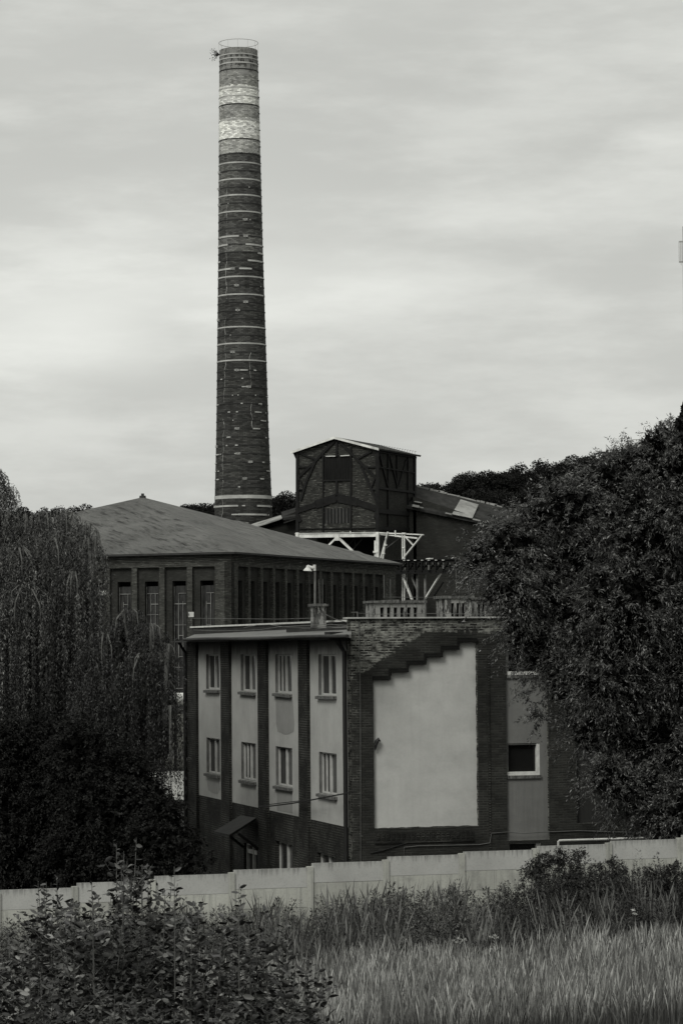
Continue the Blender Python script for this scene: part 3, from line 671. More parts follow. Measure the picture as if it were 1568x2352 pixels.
# lamp on the small chimney
lp = OR.P(723, 1392, -5.75)
lamp = thing('street_lamp', lp, 'pale street lamp with short arm on a pole beside the small flaking roof chimney', 'lamp')
MB().tube([OR.P(723.0,1392,-5.75), OR.P(723.5,1297,-5.75)], .035, 8).build('pole', 'steel_grey', lamp)
MB().box(OR, OR.px(720.5,1300,-5.7)[0], OR.px(724.5,1300,-5.7)[0], -5.8, -5.68, OR.px(723,1311,-5.7)[1], OR.px(723,1297,-5.7)[1]).build('bracket', 'white_paint', lamp)
MB().tube([OR.P(721,1305,-5.72), OR.P(713,1303,-5.72), OR.P(706,1300.5,-5.72)], .05, 8).build('arm', 'white_paint', lamp)
MB().tube([OR.P(707.5,1299,-5.72), OR.P(707,1304,-5.72), OR.P(706.5,1308,-5.72), OR.P(706.3,1311.5,-5.72)], [.05,.07,.12,.15], 12).build('lamp_shade', 'white_paint', lamp)

# cables running from the office corner
def cable(name, pts, out, r, label):
    pp_ = [OF.P(x, y, out) for x, y in pts]; base = pp_[0]
    MB().tube(pp_, r, 5).build(name, 'cable', None, tuple(base), label=label, cat='cable')
cable('power_cable', [(812,1818),(795,1822),(752,1830),(712,1838),(672,1845),(617,1852),(596,1853)], .35, .022, 'thick black cable sagging across the right stucco bay below the lower windows')
cable('power_cable', [(712,1836.5),(680,1840.5),(640,1845),(617,1848),(594,1852)], .30, .014, 'thin black cable just above the thick one beneath the third window bay')

# ------------------------------------------------------------------ concrete fence
FE = Frame(((884.7-784)/FPX*71, 71), (C16, S16), (S16, -C16))
fence = thing('concrete_fence', tuple(FE.pt(0,0,.8)), 'stepped pale precast concrete panel fence running in front of the office', 'fence')
posts = [-1244,-1067,-890,-713,-536,-359,-182, -5, 172, 350, 531.5, 711, 884.7, 1059, 1228, 1396, 1559, 1722, 1885]
tops = [(2113,2107),(2106,2099),(2099,2092),(2092,2085),(2079,2072),(2067,2060),(2060,2053),(2045,2038),(2029,2022),(2012.7,2006.6),(1999,1992),(1983.5,1976.9),(1967.6,1963),(1956,1952),(1943,1939),(1932,1926.6),(1918,1913),(1906,1901)]
prev = None
for i in range(len(tops)):
    xa, xb = posts[i], posts[i+1]; ym = sum(tops[i])/2; a, b = FE.px(xa, ym)[0], FE.px(xb, ym)[0]
    zt_ = FE.px((xa+xb)/2, ym)[1]
    for r_ in range(5):
        m = MB(); z1 = zt_ - .5*r_; m.box(FE, a+.055, b-.055, -.03+.004*(r_%2), .02+.004*((r_*7+i)%3), z1-.492, z1); m.build('fence_panel', 'concrete_fence_top' if r_ == 0 else 'concrete_fence', fence)
    m = MB(); pz = (min(zt_, prev) if prev else zt_)+.03; m.box(FE, a-.075, a+.075, -.08, .065, pz-2.9, pz); m.build('fence_post', 'concrete_fence', fence); prev = zt_

# ------------------------------------------------------------------ boiler house with pyramid roof
C22, S22 = math.cos(R(22.4)), math.sin(R(22.4))
BD = 200.0; bx0 = (530-784)/FPX*BD
BL = Frame((bx0, BD), (-C22, S22), (-S22, -C22)); BR = Frame((bx0, BD), (S22, C22), (C22, -S22))
boiler = thing('boiler_house', (bx0, BD, 0), 'brick boiler house with tall grid windows and a low pyramid felt roof', 'building')
EB = BL.px(528, 1268)[1]; WLn, WRn = 31.0, 33.0
pitch = (BL.px(379,1400)[0]-BL.px(442.7,1400)[0]); bw = BL.px(379,1400)[0]-BL.px(430.6,1400)[0]; ob0 = BL.px(488,1400)[0]-BL.px(494,1400)[0]; ow = BL.px(457,1400)[0]-BL.px(488,1400)[0]
u0 = BL.px(494,1400)[0]; zbay = BL.px(470,1301)[1]; zwin = BL.px(470,1333)[1]
def bays(F, length, start, left):
    holes = []; wn = []; u = start
    while u+bw < length-.6:
        holes.append((u, u+bw, 1.6, zbay)); wn.append((u+ob0, u+ob0+ow, 2.2, zwin)); u += pitch
    MB().grid_wall(F, 0, length, -.3, EB-.7, holes, 0, .55).build('wall', 'brick_boiler', boiler)
    back = MB(); back.grid_wall(F, .2, length-.1, 1.4, EB-.8, wn, -.26, .45); back.build('recessed_wall', 'brick_boiler_shaded', boiler)
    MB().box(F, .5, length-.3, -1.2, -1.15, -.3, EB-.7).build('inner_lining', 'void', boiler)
    for i, (a, b, c, d) in enumerate(wn):
        # stepped jambs
        fr = MB(); o0, o1 = -.56, -.52
        fr.box(F, a, a+.04, o0, o1, c, d-.4); fr.box(F, b-.04, b, o0, o1, c, d-.4); nv = 3
        rows = 13; rh = (d-.9-c)/rows
        for v in range(1, 3): 
            x = a+(b-a)*v/3
            segs = [(c, d-.9)]
            fr.box(F, x-.022, x+.022, o0, o1+.002, c, d-.9 - random.choice([0,.6,.3]))
        for r_ in range(rows+1):
            z = c+rh*r_
            if random.random() < .75:
                e0, e1 = random.choice([(0,1),(0,1),(0,.66),(.33,1),(.33,.66)]); thick = .022 if r_ % 4 else .035
                fr.box(F, a+(b-a)*e0, a+(b-a)*e1, o0, o1+.004, z-thick, z+thick)
        fo = fr.build('window', 'muntin' if left else 'steel_dark', boiler)
        MB().box(F, a+.01, b-.01, -.64, -.60, c, d-.35).build('pane', 'glass_dusty', fo)
bays(BL, WLn, u0, True); bays(BR, WRn, 1.2, False)
co = MB()
for j in range(6):
    for F, Ln in ((BL, WLn), (BR, WRn)):
        co.box(F, -.03*j if F is BL else .02, Ln+.03*j, -.3, .02+.045*(j//1)*(1 if j % 2 else .8), EB-.70+.115*j, EB-.70+.115*(j+1)-.035)
co.build('cornice', 'brick_boiler', boiler)
MB().box(BL, .3, WLn, -WRn, -WRn+.3, -.3, EB).build('back_wall', 'brick_boiler', boiler)
ov = .45; cs = [BL.pt(-ov, ov, EB), BL.pt(WLn+ov, ov, EB), BL.pt(WLn+ov, -WRn-ov, EB), BL.pt(-ov, -WRn-ov, EB)]
ap = P(328, 1142, (cs[0].y+cs[2].y)/2)
ctr = (cs[0]+cs[2])/2; ap = Vector((ap.x, ap.y, ap.z))
def slope(a, b, nm, mat, sub):
    # subdivided slope with gentle sag so the felt looks old
    n = sub; m = MB(); idx = {}
    nrm = (b-a).cross(ap-a).normalized(); nrm = nrm if nrm.z > 0 else -nrm
    for i in range(n+1):
        for j in range(n+1-i):
            p_ = a*(1-(i+j)/n) + b*(i/n) + ap*(j/n)
            if 0 < j and i > 0 and i+j < n: p_ = p_ + nrm*(random.uniform(-.09,.09) + .14*math.sin(p_.x*.8+p_.y*.5)*math.sin(p_.z*1.3))
            idx[i,j] = len(m.v); m.v.append(p_)
    for i in range(n):
        for j in range(n-i):
            m.f.append((idx[i,j], idx[i+1,j], idx[i,j+1]))
            if i+j < n-1: m.f.append((idx[i+1,j], idx[i+1,j+1], idx[i,j+1]))
    e = (b-a).normalized(); up_ = (ap-(a+b)/2); up_ -= e*up_.dot(e); up_.normalize()
    m.build(nm, mat, boiler, smooth=True, uvf=(e, up_))
slope(cs[0], cs[1], 'roof_slope', 'roofing_felt_torn', 26); slope(cs[3], cs[0], 'roof_slope', 'roofing_felt', 26)
slope(cs[1], cs[2], 'roof_slope', 'roofing_felt', 8); slope(cs[2], cs[3], 'roof_slope', 'roofing_felt', 8)
MB().prism([cs[0]-Vector((0,0,.02)), cs[1]-Vector((0,0,.02)), cs[2]-Vector((0,0,.02)), cs[3]-Vector((0,0,.02))], (0,0,-.12)).build('eaves_board', 'dark_metal', boiler)
MB().box(BL, 0, 0, 0, 0, 0, 0)
t = MB().tube([ap-Vector((0,0,.2)), ap+Vector((0,0,.12)), ap+Vector((0,0,.13)), ap+Vector((0,0,.3))], [.3,.25,.12,.12], 8); t.build('roof_finial', 'dark_metal', boiler)
# small square floodlights and plates on the facade
for (x, y, s_, lab) in ((240,1362,.32,'small pale square plate on boiler house brickwork beside the willow'), (222,1358,.25,'narrow pale plate on boiler house wall left of the square one')):
    m = MB(); u_, z_ = BL.px(x, y, .05); m.box(BL, u_-s_*.5, u_+s_*.5, .02, .12, z_-s_*.5, z_+s_*.5); m.build('wall_plate', 'white_paint', None, tuple(BL.pt(u_, .02, z_-s_*.5)), label=lab, cat='plate')
u_, z_ = OF.px(438, 1412, -BW); fl = thing('floodlight', tuple(OF.pt(u_, -BW, z_-.25)), 'small white square floodlight at the far left end of the office roof coping', 'lamp')
MB().box(OF, u_-.14, u_+.14, -BW-.1, -BW+.06, z_-.09, z_+.11).build('housing', 'white_paint', fl)
MB().box(OF, u_-.07, u_+.07, -BW+.061, -BW+.075, z_-.03, z_+.06).build('lens', 'glass_dark', fl)
MB().tube([OF.pt(u_, -BW-.02, z_-.25), OF.pt(u_, -BW-.02, z_-.08)], .02, 5).build('bracket', 'steel_grey', fl)

# things in the yard gap: pale pipe on posts, low brick wall, rubble kerb
def gapP(x, y, d): return P(x, y, d)
yp = thing('overhead_pipe', tuple(P(400,1735,186)), 'thick pale insulated pipe on steel posts between willow and office', 'pipe')
MB().tube([P(385,1606,186), P(470,1604,188)], .42, 14).build('pipe', 'steel_white', yp)
for x in (403, 428): MB().bar(P(x,1614,186), Vector((P(x,1614,186).x, 186, 0)), .2).build('post', 'steel_dark', yp)
bw_ = MB().prism([P(380,1640,189), P(480,1640,189), Vector((P(480,1640,189).x,189,-.2)), Vector((P(380,1640,189).x,189,-.2))], (0,.4,0))
bw_.build('brick_wall', 'brick_old', None, tuple(P(420,1740,189)), label='low weathered brick wall at the yard edge seen past the willow', cat='wall')
MB().prism([P(380,1727,187), P(480,1727,187), P(480,1742,187), P(380,1742,187)], (0,.5,0)).build('kerb', 'rubble', None, tuple(P(420,1742,187)), label='pale kerb stones along the bright yard beside the office', cat='kerb')

# ------------------------------------------------------------------ smokestack
top_c, bot_c = P(548, 117, CH_D), P(558.7, 1150, CH_D)
stack = thing('smokestack', (bot_c.x, CH_D, 0), 'tall tapering brick factory smokestack with white hoops and paint bands', 'chimney')
prof_px = [(1150,131),(1000,121),(825,113.5),(580,103),(350,96),(200,91.5),(165,90),(117,88)]
prof = [(P(550,y,CH_D).z, w_/2*CH_D/FPX) for y, w_ in prof_px]; zb_, rb_ = prof[0]; prof = [(0, rb_*1.18)] + prof
def axis(z):
    t = (z-bot_c.z)/(top_c.z-bot_c.z); return Vector((bot_c.x+(top_c.x-bot_c.x)*t, CH_D, z))
def rad(z): return float(np.interp(z, [a for a,_ in prof], [b for _,b in prof]))
me = bpy.data.meshes.new('shaft'); NS = 72
zs = sorted(set([a for a,_ in prof] + list(np.linspace(0, top_c.z, 60)))); V = []; UVv = []
off = WL[stack]
for z in zs:
    for i in range(NS):
        a = 2*math.pi*i/NS; p_ = axis(z) + Vector((math.cos(a), math.sin(a), 0))*rad(z); V.append(tuple(p_-off))
F_ = []; UVb = []
for j in range(len(zs)-1):
    for i in range(NS):
        k2 = (i+1) % NS; F_.append((j*NS+i, j*NS+k2, (j+1)*NS+k2, (j+1)*NS+i))
        for (ii, jj) in ((i,j),(i+1,j),(i+1,j+1),(i,j+1)): UVb += [2*math.pi*ii/NS*2.3, zs[jj]]
nt_ = len(zs)-1   # inner lip
inner = len(V)
for z in (zs[-1], zs[-1]-6):
    for i in range(NS):
        a = 2*math.pi*i/NS; V.append(tuple(axis(z)+Vector((math.cos(a),math.sin(a),0))*(rad(zs[-1])-.35)-off))
for i in range(NS):
    k2 = (i+1) % NS; F_.append((nt_*NS+i, nt_*NS+k2, inner+k2, inner+i)); UVb += [0, zs[-1]]*4
    F_.append((inner+i, inner+k2, inner+NS+k2, inner+NS+i)); UVb += [0, zs[-1]]*4
me.from_pydata(V, [], F_); ul = me.uv_layers.new(name='UVMap'); ul.data.foreach_set('uv', UVb); me.polygons.foreach_set('use_smooth', [True]*len(me.polygons))
me.materials.append(MATS['smokestack_brick']); link('shaft', me, stack)
def hoop(py, mat, a0=0, a1=360, thick=.065, nm='hoop', full_=None):
    "iron band; angles in degrees, 270 faces the camera, 180 is left"
    pr_ = .05 if full_ is None and a1-a0 < 360 else .03; z = P(555, py, CH_D-2.3).z; r0 = rad(z); n = max(4, int(abs(a1-a0)/6)); m = MB()
    full = (a1-a0) >= 360
    for i in range(n+1):
        a = R(a0+(a1-a0)*i/n); c_ = axis(z); e = Vector((math.cos(a), math.sin(a), 0))
        for dr_, dz in ((-.02,-thick),(pr_,-thick),(pr_,thick),(-.02,thick)): m.v.append(c_+e*(r0+dr_)+Vector((0,0,dz)))
    for i in range(n):
        for q in range(4):
            q2 = (q+1) % 4; m.f.append((i*4+q, i*4+q2, (i+1)*4+q2, (i+1)*4+q))
    m.build(nm, mat, stack)
white = [371,409,446,484,634,675,750,788,827]
for y in white: hoop(y, 'hoop_white')
hoop(1141, 'hoop_white', thick=.16); hoop(120,'hoop_white',thick=.05); hoop(129,'hoop_white', thick=.05); hoop(140,'hoop_white',thick=.06); hoop(197,'hoop_white'); hoop(216,'hoop_white', thick=.05); hoop(271,'hoop_white')
for y, a0, a1 in ((541,200,268),(560,170,238),(560,285,345),(578,320,350),(597,290,345),(597,190,210),(616,195,250),(616,268,300),(1162,175,262),(1182,262,325),(1162,300,340),(1203,255,275)):
    hoop(y, 'hoop_white', a0, a1, .08)
dark_y = [155,236,316,350,390,428,465,503,522,655,693,712,731,769,808]+[850+i*19.2 for i in range(15)]
for y in dark_y: hoop(y, 'hoop_dark', thick=.05)
for y in (541,560,578,597,616): hoop(y-.4, 'hoop_dark', thick=.045)
# worn scraps of white paint and turnbuckles on the dark hoops
nclamp = 0
for y in dark_y[3:]+[541,560,578,597,616,1162,1182,1203]:
    z = P(555, y, CH_D-2.3).z; r0 = rad(z)
    for _ in range(random.randint(0,1) if y < 850 else random.randint(2,4)):
        a = random.uniform(190,350); da = random.choice([.8,1,1.5,2.5]) if y < 850 else random.choice([1,2,3,5,9]); m = MB()
        pts_ = [axis(z)+Vector((math.cos(R(t_)), math.sin(R(t_)), 0))*(r0+.035) for t_ in np.linspace(a-da, a+da, 4)]
        for p1_, p2_ in zip(pts_, pts_[1:]): m.bar(p1_, p2_, .05, random.uniform(.09,.13))
        if nclamp < 95: m.build('paint_scrap', 'hoop_white', stack); nclamp += 1
    if random.random() < .6 and nclamp < 95:
        a = random.choice([250,262,275,285,205])+random.uniform(-3,3); c_ = axis(z)+Vector((math.cos(R(a)), math.sin(R(a)), 0))*(r0+.05); m = MB(); m.bar(c_-Vector((.22,0,.05)), c_+Vector((.22,0,-.05)), .06, .06)
        m.bar(c_-Vector((.22,0,-.06)), c_+Vector((.22,0,.06)), .06, .06); m.bar(c_-Vector((.05,0,0)), c_+Vector((.05,0,0)), .06, .24); m.build('turnbuckle', 'hoop_white', stack); nclamp += 1
# vertical crack sealed with mortar / conductor on the left
for ax, ys in ((232,(440,700)),(231,(735,930)),(230,(965,1200)),(292,(815,900)),(294,(930,1000))):
    pts_ = []
    for y in np.arange(ys[0], ys[1], 12):
        z = P(555,y,CH_D).z; a = R(ax+random.uniform(-3,3) - (.012*(y-700) if ax < 250 else 0.01*(y-800))); pts_.append(axis(z)+Vector((math.cos(a),math.sin(a),0))*(rad(z)+.01))
    MB().tube(pts_, [random.uniform(.004,.03) for _ in pts_], 5).build('sealed_crack', 'hoop_white', stack)
# climbing rungs on the right flank
for y in np.arange(150, 1180, 38):
    z = P(555,y,CH_D).z; c_ = axis(z)+Vector((math.cos(R(-14)), math.sin(R(-14)), 0))*(rad(z)+.03)
    MB().box(Frame((c_.x,c_.y),(1,0),(0,-1)), -.05, .09, -.15, .15, z-.03, z+.03).build('rung', 'dark_metal', stack)
# railing around the mouth
rl = MB(); zt_ = top_c.z; rr = rad(zt_)+.05
for hz in (.75,):
    rl.tube([axis(zt_)+Vector((math.cos(a)*rr, math.sin(a)*rr, hz)) for a in np.linspace(0, 2*math.pi, 49)], .025, 4)
for a in np.linspace(0, 2*math.pi, 13)[:-1]: rl.bar(axis(zt_)+Vector((math.cos(a)*rr, math.sin(a)*rr, -.2)), axis(zt_)+Vector((math.cos(a)*rr, math.sin(a)*rr, .75)), .022)
rl.build('railing', 'haze_steel', stack)

# shrub growing on the rim
def shrub_on_stack():
    b = axis(top_c.z-.4)+Vector((-rad(top_c.z), -.3, 0)); t = thing('rim_bush', tuple(b), 'small scraggly bush growing out of the rim on the left of the smokestack', 'plant')
    m = MB(); C, D = [], []
    for i in range(11):
        d = Vector((-random.uniform(.5,1), random.uniform(-.5,.5), random.uniform(-.6,.7))).normalized()*random.uniform(.5,1.0)
        m.tube([b, b+d*.5+Vector((0,0,.05)), b+d], [.03,.02,.01], 4)
        for _ in range(7): q = b+d*random.uniform(.3,1.05); C.append(q+Vector([random.uniform(-.12,.12) for _ in range(3)])); D.append(d+Vector([random.uniform(-.8,.8) for _ in range(3)]))
    m.build('stem', 'bark', t); leaf_mesh('foliage', 'leaf_weed', C, D, .16, .08, parent=t)
shrub_on_stack()

# ------------------------------------------------------------------ headhouse on its trestle and the hall behind
HDp = 240.0; hx = (865-784)/FPX*HDp
HL = Frame((hx, HDp), (-C22, S22), (-S22, -C22)); HR = Frame((hx, HDp), (S22, C22), (C22, -S22))
head = thing('headhouse', (hx, HDp, 0), 'dark steel framed brick headhouse tower with low gabled roof beside the smokestack', 'building')
q4 = lambda X, Y: (660.3+.2014*X, 976.1+.2014*Y)
def HP(X, Y, out=0, F=HL): x, y = q4(X, Y); return F.P(x, y, out)
hw = HL.px(681, 1150)[0]; hs_ = HR.px(955, 1150)[0]
zbt = HL.px(862, 1227)[1]; zev = HL.px(864, 1030)[1]; zpk = HL.px(773, 1007)[1]
m = MB(); m.quad(HL.pt(0,0,zbt), HL.pt(hw,0,zbt), HL.pt(hw,0,zev-.1), HL.pt(hw/2,0,zpk-.15), HL.pt(0,0,zev-.1)); 
m.quad(HL.pt(hw,0,zbt), HL.pt(hw,-hs_,zbt), HL.pt(hw,-hs_,zev-.1), HL.pt(hw,0,zev-.1)); m.quad(HL.pt(0,-hs_,zbt), HL.pt(hw,-hs_,zbt), HL.pt(hw,-hs_,zev-.1), HL.pt(hw/2,-hs_,zpk-.15), HL.pt(0,-hs_,zev-.1))
m.quad(HL.pt(0,0,zbt), HL.pt(hw,0,zbt), HL.pt(hw,-hs_,zbt), HL.pt(0,-hs_,zbt)); m.build('wall', 'brick_headhouse', head)
MB().quad(HR.pt(0,0,zbt-7.5), HR.pt(hs_,0,zbt-7.5), HR.pt(hs_,0,zev-.1), HR.pt(0,0,zev-.1)).build('wall', 'brick_headhouse_shaded', head)
fr = MB()
def fb(X1,Y1,X2,Y2,w_,F=HL): fr.bar(HP(X1,Y1,.06,F), HP(X2,Y2,.06,F), w_*.0077, .14, up=F.n)
def fbar(X1,Y1,X2,Y2,w_,F=HL,out=.07):
    p_, q_ = HP(X1,Y1,out,F), HP(X2,Y2,out,F); d = (q_-p_).normalized(); s = d.cross(F.n).normalized()*w_*.0077/2*1.0; n_ = F.n*.07
    fr.hexa([p_-s-n_, p_+s-n_, q_+s-n_, q_-s-n_, p_-s+n_, p_+s+n_, q_+s+n_, q_-s+n_])
for k_, a in enumerate([(112,330,112,1235,34),(1022,280,1022,1235,36),(405,290,405,1235,16),(722,250,722,1235,16),(560,190,560,360,26),(560,620,560,800,22),
    (548,170,300,430,26),(300,430,130,590,30),(570,170,800,400,26),(800,400,1003,600,30),(310,430,215,640,28),(215,640,150,860,26),(830,440,930,680,28),(930,680,1005,850,26),
    (140,320,320,395,18),(960,300,800,385,18),(130,600,185,720,16),(1003,590,950,715,16),(110,480,260,480,16),(840,480,1015,480,16),(110,735,200,735,14),(940,735,1015,735,14),
    (405,635,722,625,20),(120,1185,1015,1175,8)]): fbar(*a, out=.07+.002*(k_ % 7))
# the ghost of an old roof line crossing the front
for (a0_, b0_, a1_, b1_, w_) in ((95,985,330,905,60),(320,908,560,830,95),(560,830,800,880,95),(790,878,1030,960,70),(95,985,150,1100,40),(1020,960,1000,1060,40)): fbar(a0_, b0_, a1_, b1_, w_, out=.05)
for k_, a in enumerate([(1045,330,1095,530,22),(1095,530,1140,700,22),(1165,360,1250,710,20),(1350,400,1262,700,16),(1145,300,1145,1230,18),(1245,320,1245,760,14),(1372,340,1372,1240,22),(1450,380,1450,1240,50),(1030,715,1450,770,26),(1030,480,1450,545,12),(1035,300,1455,365,24),(1035,980,1455,1020,50),(1030,1180,1455,1190,40)]): fbar(*a, F=HR, out=.07+.002*(k_ % 6))
fr.build('steel_frame', 'steel_dark', head)
def prect(F, X0_, X1_, Y0_, Y1_, mat, nm, out):
    a, z1 = F.px(*q4(X0_, Y0_)); b, _ = F.px(*q4(X1_, Y0_)); _, z0 = F.px(*q4((X0_+X1_)/2, Y1_)); return MB().box(F, a, b, -.1, out, z0, z1).build(nm, mat, head)
prect(HL, 412, 716, 362, 618, 'dark_boards', 'window', .03); prect(HL, 420, 714, 955, 1122, 'corrugated', 'window', .03)
m = MB(); m.bar(HP(440,357,.1), HP(547,355,.1), .16, .07); m.bar(HP(605,353,.1), HP(708,347,.1), .16, .07); m.build('lintel_flashing', 'white_paint', head)
# gabled roof with pale edge
ovh = .38
def rp(u, o, z): return HL.pt(u, o, z)
zr = zpk+.0; el_ = zev - .05; sl = (zpk-zev)/(hw/2); L1 = el_-sl*ovh
rfm = MB(); rfm.prism([rp(-ovh,.35,L1), rp(hw/2,.35,zr), rp(hw/2,-hs_-.3,zr), rp(-ovh,-hs_-.3,L1)], (0,0,.12)); rfm.prism([rp(hw/2,.35,zr), rp(hw+ovh,.35,L1), rp(hw+ovh,-hs_-.3,L1), rp(hw/2,-hs_-.3,zr)], (0,0,.12))
ro = rfm.build('roof', 'tar', head)
fm = MB(); fm.prism([rp(-ovh,.36,L1-.06), rp(hw/2,.36,zr-.06), rp(hw/2,.36,zr+.15), rp(-ovh,.36,L1+.15)], HL.n*.05); fm.prism([rp(hw/2,.36,zr-.06), rp(hw+ovh,.36,L1-.06), rp(hw+ovh,.36,L1+.15), rp(hw/2,.36,zr+.15)], HL.n*.05)
fm.build('fascia', 'steel_white', ro)
sn = MB()
for i in range(15):
    o_ = -.1-hs_*i/15; b_ = rp(-ovh+.25, o_, L1+.2); sn.bar(b_, b_+Vector((0,0,.28)), .03); sn.bar(b_+Vector((0,0,.28)), rp(-ovh+.25, o_-.35, L1+.48), .03)
sn.bar(rp(-ovh-.02,.3,L1+.14), rp(-ovh-.02,-hs_-.3,L1+.14), .05, .05)
sn.build('snow_guard', 'steel_grey', ro)
kb = MB(); kb.prism([HL.pt(hw+.02,.0,zev-.05), HL.pt(hw+.3,.0,zev-.15), HL.pt(hw+.02,.0,zev-.75)], -HL.n*.3); kb.prism([HR.pt(hs_-.3,.02,zev-.1), HR.pt(hs_+.25,.02,zev-.1), HR.pt(hs_+.0,.02,zev-.7)], -HR.n*.3); kb.build('eaves_bracket', 'steel_dark', head)

# white trestle under it
q6 = lambda X, Y: (660.3+.27465*X, 1177.1+.27465*Y)
tres = thing('steel_trestle', tuple(HL.pt(0,0,0)), 'white painted steel trestle of beams and braces carrying the brick headhouse', 'trestle')
def tb(X1,Y1,X2,Y2,w_, nm, mat='steel_white', out=.05, F=HL, th=.22, par=None):
    p_, q_ = F.P(*q6(X1,Y1), out), F.P(*q6(X2,Y2), out); d = (q_-p_).normalized(); s = d.cross(F.n)
    s = s.normalized()*w_*.0105/2; n_ = F.n*th/2
    MB().hexa([p_-s-n_, p_+s-n_, q_+s-n_, q_-s-n_, p_-s+n_, p_+s+n_, q_+s+n_, q_-s+n_]).build(nm, mat, par or tres)
tb(70,197,765,186,32,'beam'); tb(66,177,765,166,5,'beam', out=.12)
tb(82,168,82,700,25,'post', out=.2); tb(752,165,754,900,24,'post', out=.2); tb(733,235,733,900,12,'post', out=.05)
tb(412,180,412,235,42,'gusset', out=.22, th=.1)
tb(400,222,120,495,15,'brace', out=.1); tb(430,215,760,530,18,'brace', out=.1)
tb(715,330,755,330,14,'gusset', out=.3, th=.1); tb(760,392,800,394,12,'beam', out=.1)
for a in ((625,222,430,440,8),(555,222,380,420,4),(340,215,340,420,4),(490,290,490,420,4),(567,232,567,285,4),(500,330,460,380,6)): tb(*a,'brace','steel_grey',out=-4)
tb(138,210,118,300,9,'brace','steel_grey',out=-2); tb(155,210,140,300,6,'brace','steel_grey',out=-2); tb(172,235,165,300,4,'brace','steel_grey',out=-2)
# side bay, in the plane of the headhouse side pushed outwards
tb(765,170,1138,186,9,'beam',out=0,F=HL); tb(765,182,925,196,10,'beam',out=-.1); tb(902,196,1082,214,13,'beam',out=.1)
tb(838,162,775,398,9,'post',out=.1); tb(822,215,795,398,8,'post',out=.1); tb(805,275,830,272,10,'brace',out=.15); tb(790,345,812,343,8,'brace',out=.15)
tb(961,180,961,900,7,'post',out=.1); tb(977,180,977,900,8,'post',out=.1); tb(955,175,985,175,12,'gusset',out=.2)
tb(958,295,980,295,10,'gusset',out=.15)
tb(985,203,1050,275,8,'brace',out=.12); tb(1120,192,960,390,9,'brace',out=.12); tb(942,210,825,300,4,'brace','steel_grey',out=-.6)
tb(985,240,1038,400,9,'brace','steel_dark',out=-1); tb(528,155,528,180,9,'bolt',out=.1); tb(900,150,900,205,5,'bolt',out=.2)
for i, y in enumerate((420,450,470)): tb(958,y,982,y,7,'brace',out=.2)
# conveyor walkway
walk = thing('conveyor_bridge', tuple(HL.P(*q6(1150,520),1.5)), 'dark rusty conveyor bridge with pale bolts crossing below the white trestle', 'bridge')
def wb(*a, nm='girder', mat='steel_dark', out=1.5, th=.3): tb(*a, nm, mat, out, HL, th, walk)
wb(860,412,1425,404,22); wb(860,500,1425,494,30); wb(860,455,1425,450,8, out=1.2)
for i in range(10):
    x = 890+58*i; wb(x,415,x+2,492,10, out=1.6, nm='lattice'); wb(x,490,x+50,415,6, out=1.4, nm='lattice')
MB().prism([HL.P(*q6(860,399),1.8), HL.P(*q6(1425,393),1.8), HL.P(*q6(1425,393),-.2), HL.P(*q6(860,399),-.2)], (0,0,.06)).build('deck', 'steel_dark', walk)
for x in (975,1010,1065,1125,1180,1240,1300): wb(x-8,401-.008*(x-960),x+8,400.5-.008*(x-960),5, nm='bolt', mat='steel_white', out=1.85, th=.2)
for x in (1158,1213,1258,1302,1355,1410): wb(x,418,x+1,436,5, nm='bolt', mat='steel_grey', out=1.85, th=.1)
wb(1182,440,1182,480,8, nm='bolt', mat='steel_grey', out=1.9); wb(1302,440,1302,470,8, nm='bolt', mat='steel_grey', out=1.9)
m = MB().prism([HL.P(*q6(1142,396),1.6), HL.P(*q6(1160,383),1.6), HL.P(*q6(1188,380),1.6), HL.P(*q6(1188,396),1.6)], (.3,.3,0)); m.build('debris', 'steel_white', walk)
for a, mt in (((960,520,1040,730,13),'steel_white'),((1085,512,1085,900,13),'steel_grey'),((1150,520,1150,900,11),'steel_grey'),((1285,500,1150,720,9),'steel_white'),((1038,540,1082,645,9),'steel_grey'),((1300,580,1220,700,8),'steel_dark'),((1038,400,1036,540,6),'steel_grey'),((1000,500,985,560,6),'steel_grey'),((1145,720,1145,900,10),'steel_grey'),((1038,725,1040,900,13),'steel_grey')):
    wb(*a, nm='leg', mat=mt, out=1.0)

# hall with sloping roofs left and right of the headhouse
hall = thing('factory_hall', tuple(P(1000,1488,247)), 'long dark brick hall whose roofs slope away on both sides of the headhouse', 'building')
D0 = 247.0
def pp2(x, y, d=D0): return P(x, y, d)
m = MB(); m.prism([pp2(948,1140), pp2(1128,1199), pp2(1250,1240), Vector((pp2(1250,1240).x,D0,-.3)), Vector((pp2(948,1150).x,D0,-.3))], (0,12,0)); m.build('wall', 'brick_hall', hall)
m = MB(); m.prism([pp2(574,1214), pp2(700,1168), pp2(955,1168), Vector((pp2(955,1168).x,D0,-.3)), Vector((pp2(574,1214).x,D0,-.3))], (0,12,0)); m.build('wall', 'brick_hall', hall)
m = MB(); m.prism([pp2(878,1150,246.6), pp2(1135,1203,246.6), pp2(1250,1238,246.6), pp2(1250,1212,249), pp2(1148,1163,251), pp2(957,1117,251), pp2(878,1098,251)], (0,0,-.25)); rr_ = m.build('roof', 'tar', hall)
m = MB(); m.prism([pp2(1037,1182,246.4), pp2(1084,1191.5,246.4), pp2(1098,1160,249.6), pp2(1057,1148,249.6)], (0,-.05,.05)); m.build('roof_patch', 'roof_pale', rr_)
m = MB()
xe = 957
while xe < 1150:
    w_ = random.uniform(6, 22); y_ = 1117+(xe-957)*.245; th_ = random.uniform(.10,.28); m.bar(pp2(xe, y_, 251), pp2(min(xe+w_,1152), y_+w_*.245+random.uniform(-1,1), 251), .3, th_); xe += w_*random.uniform(.75, 1.15)
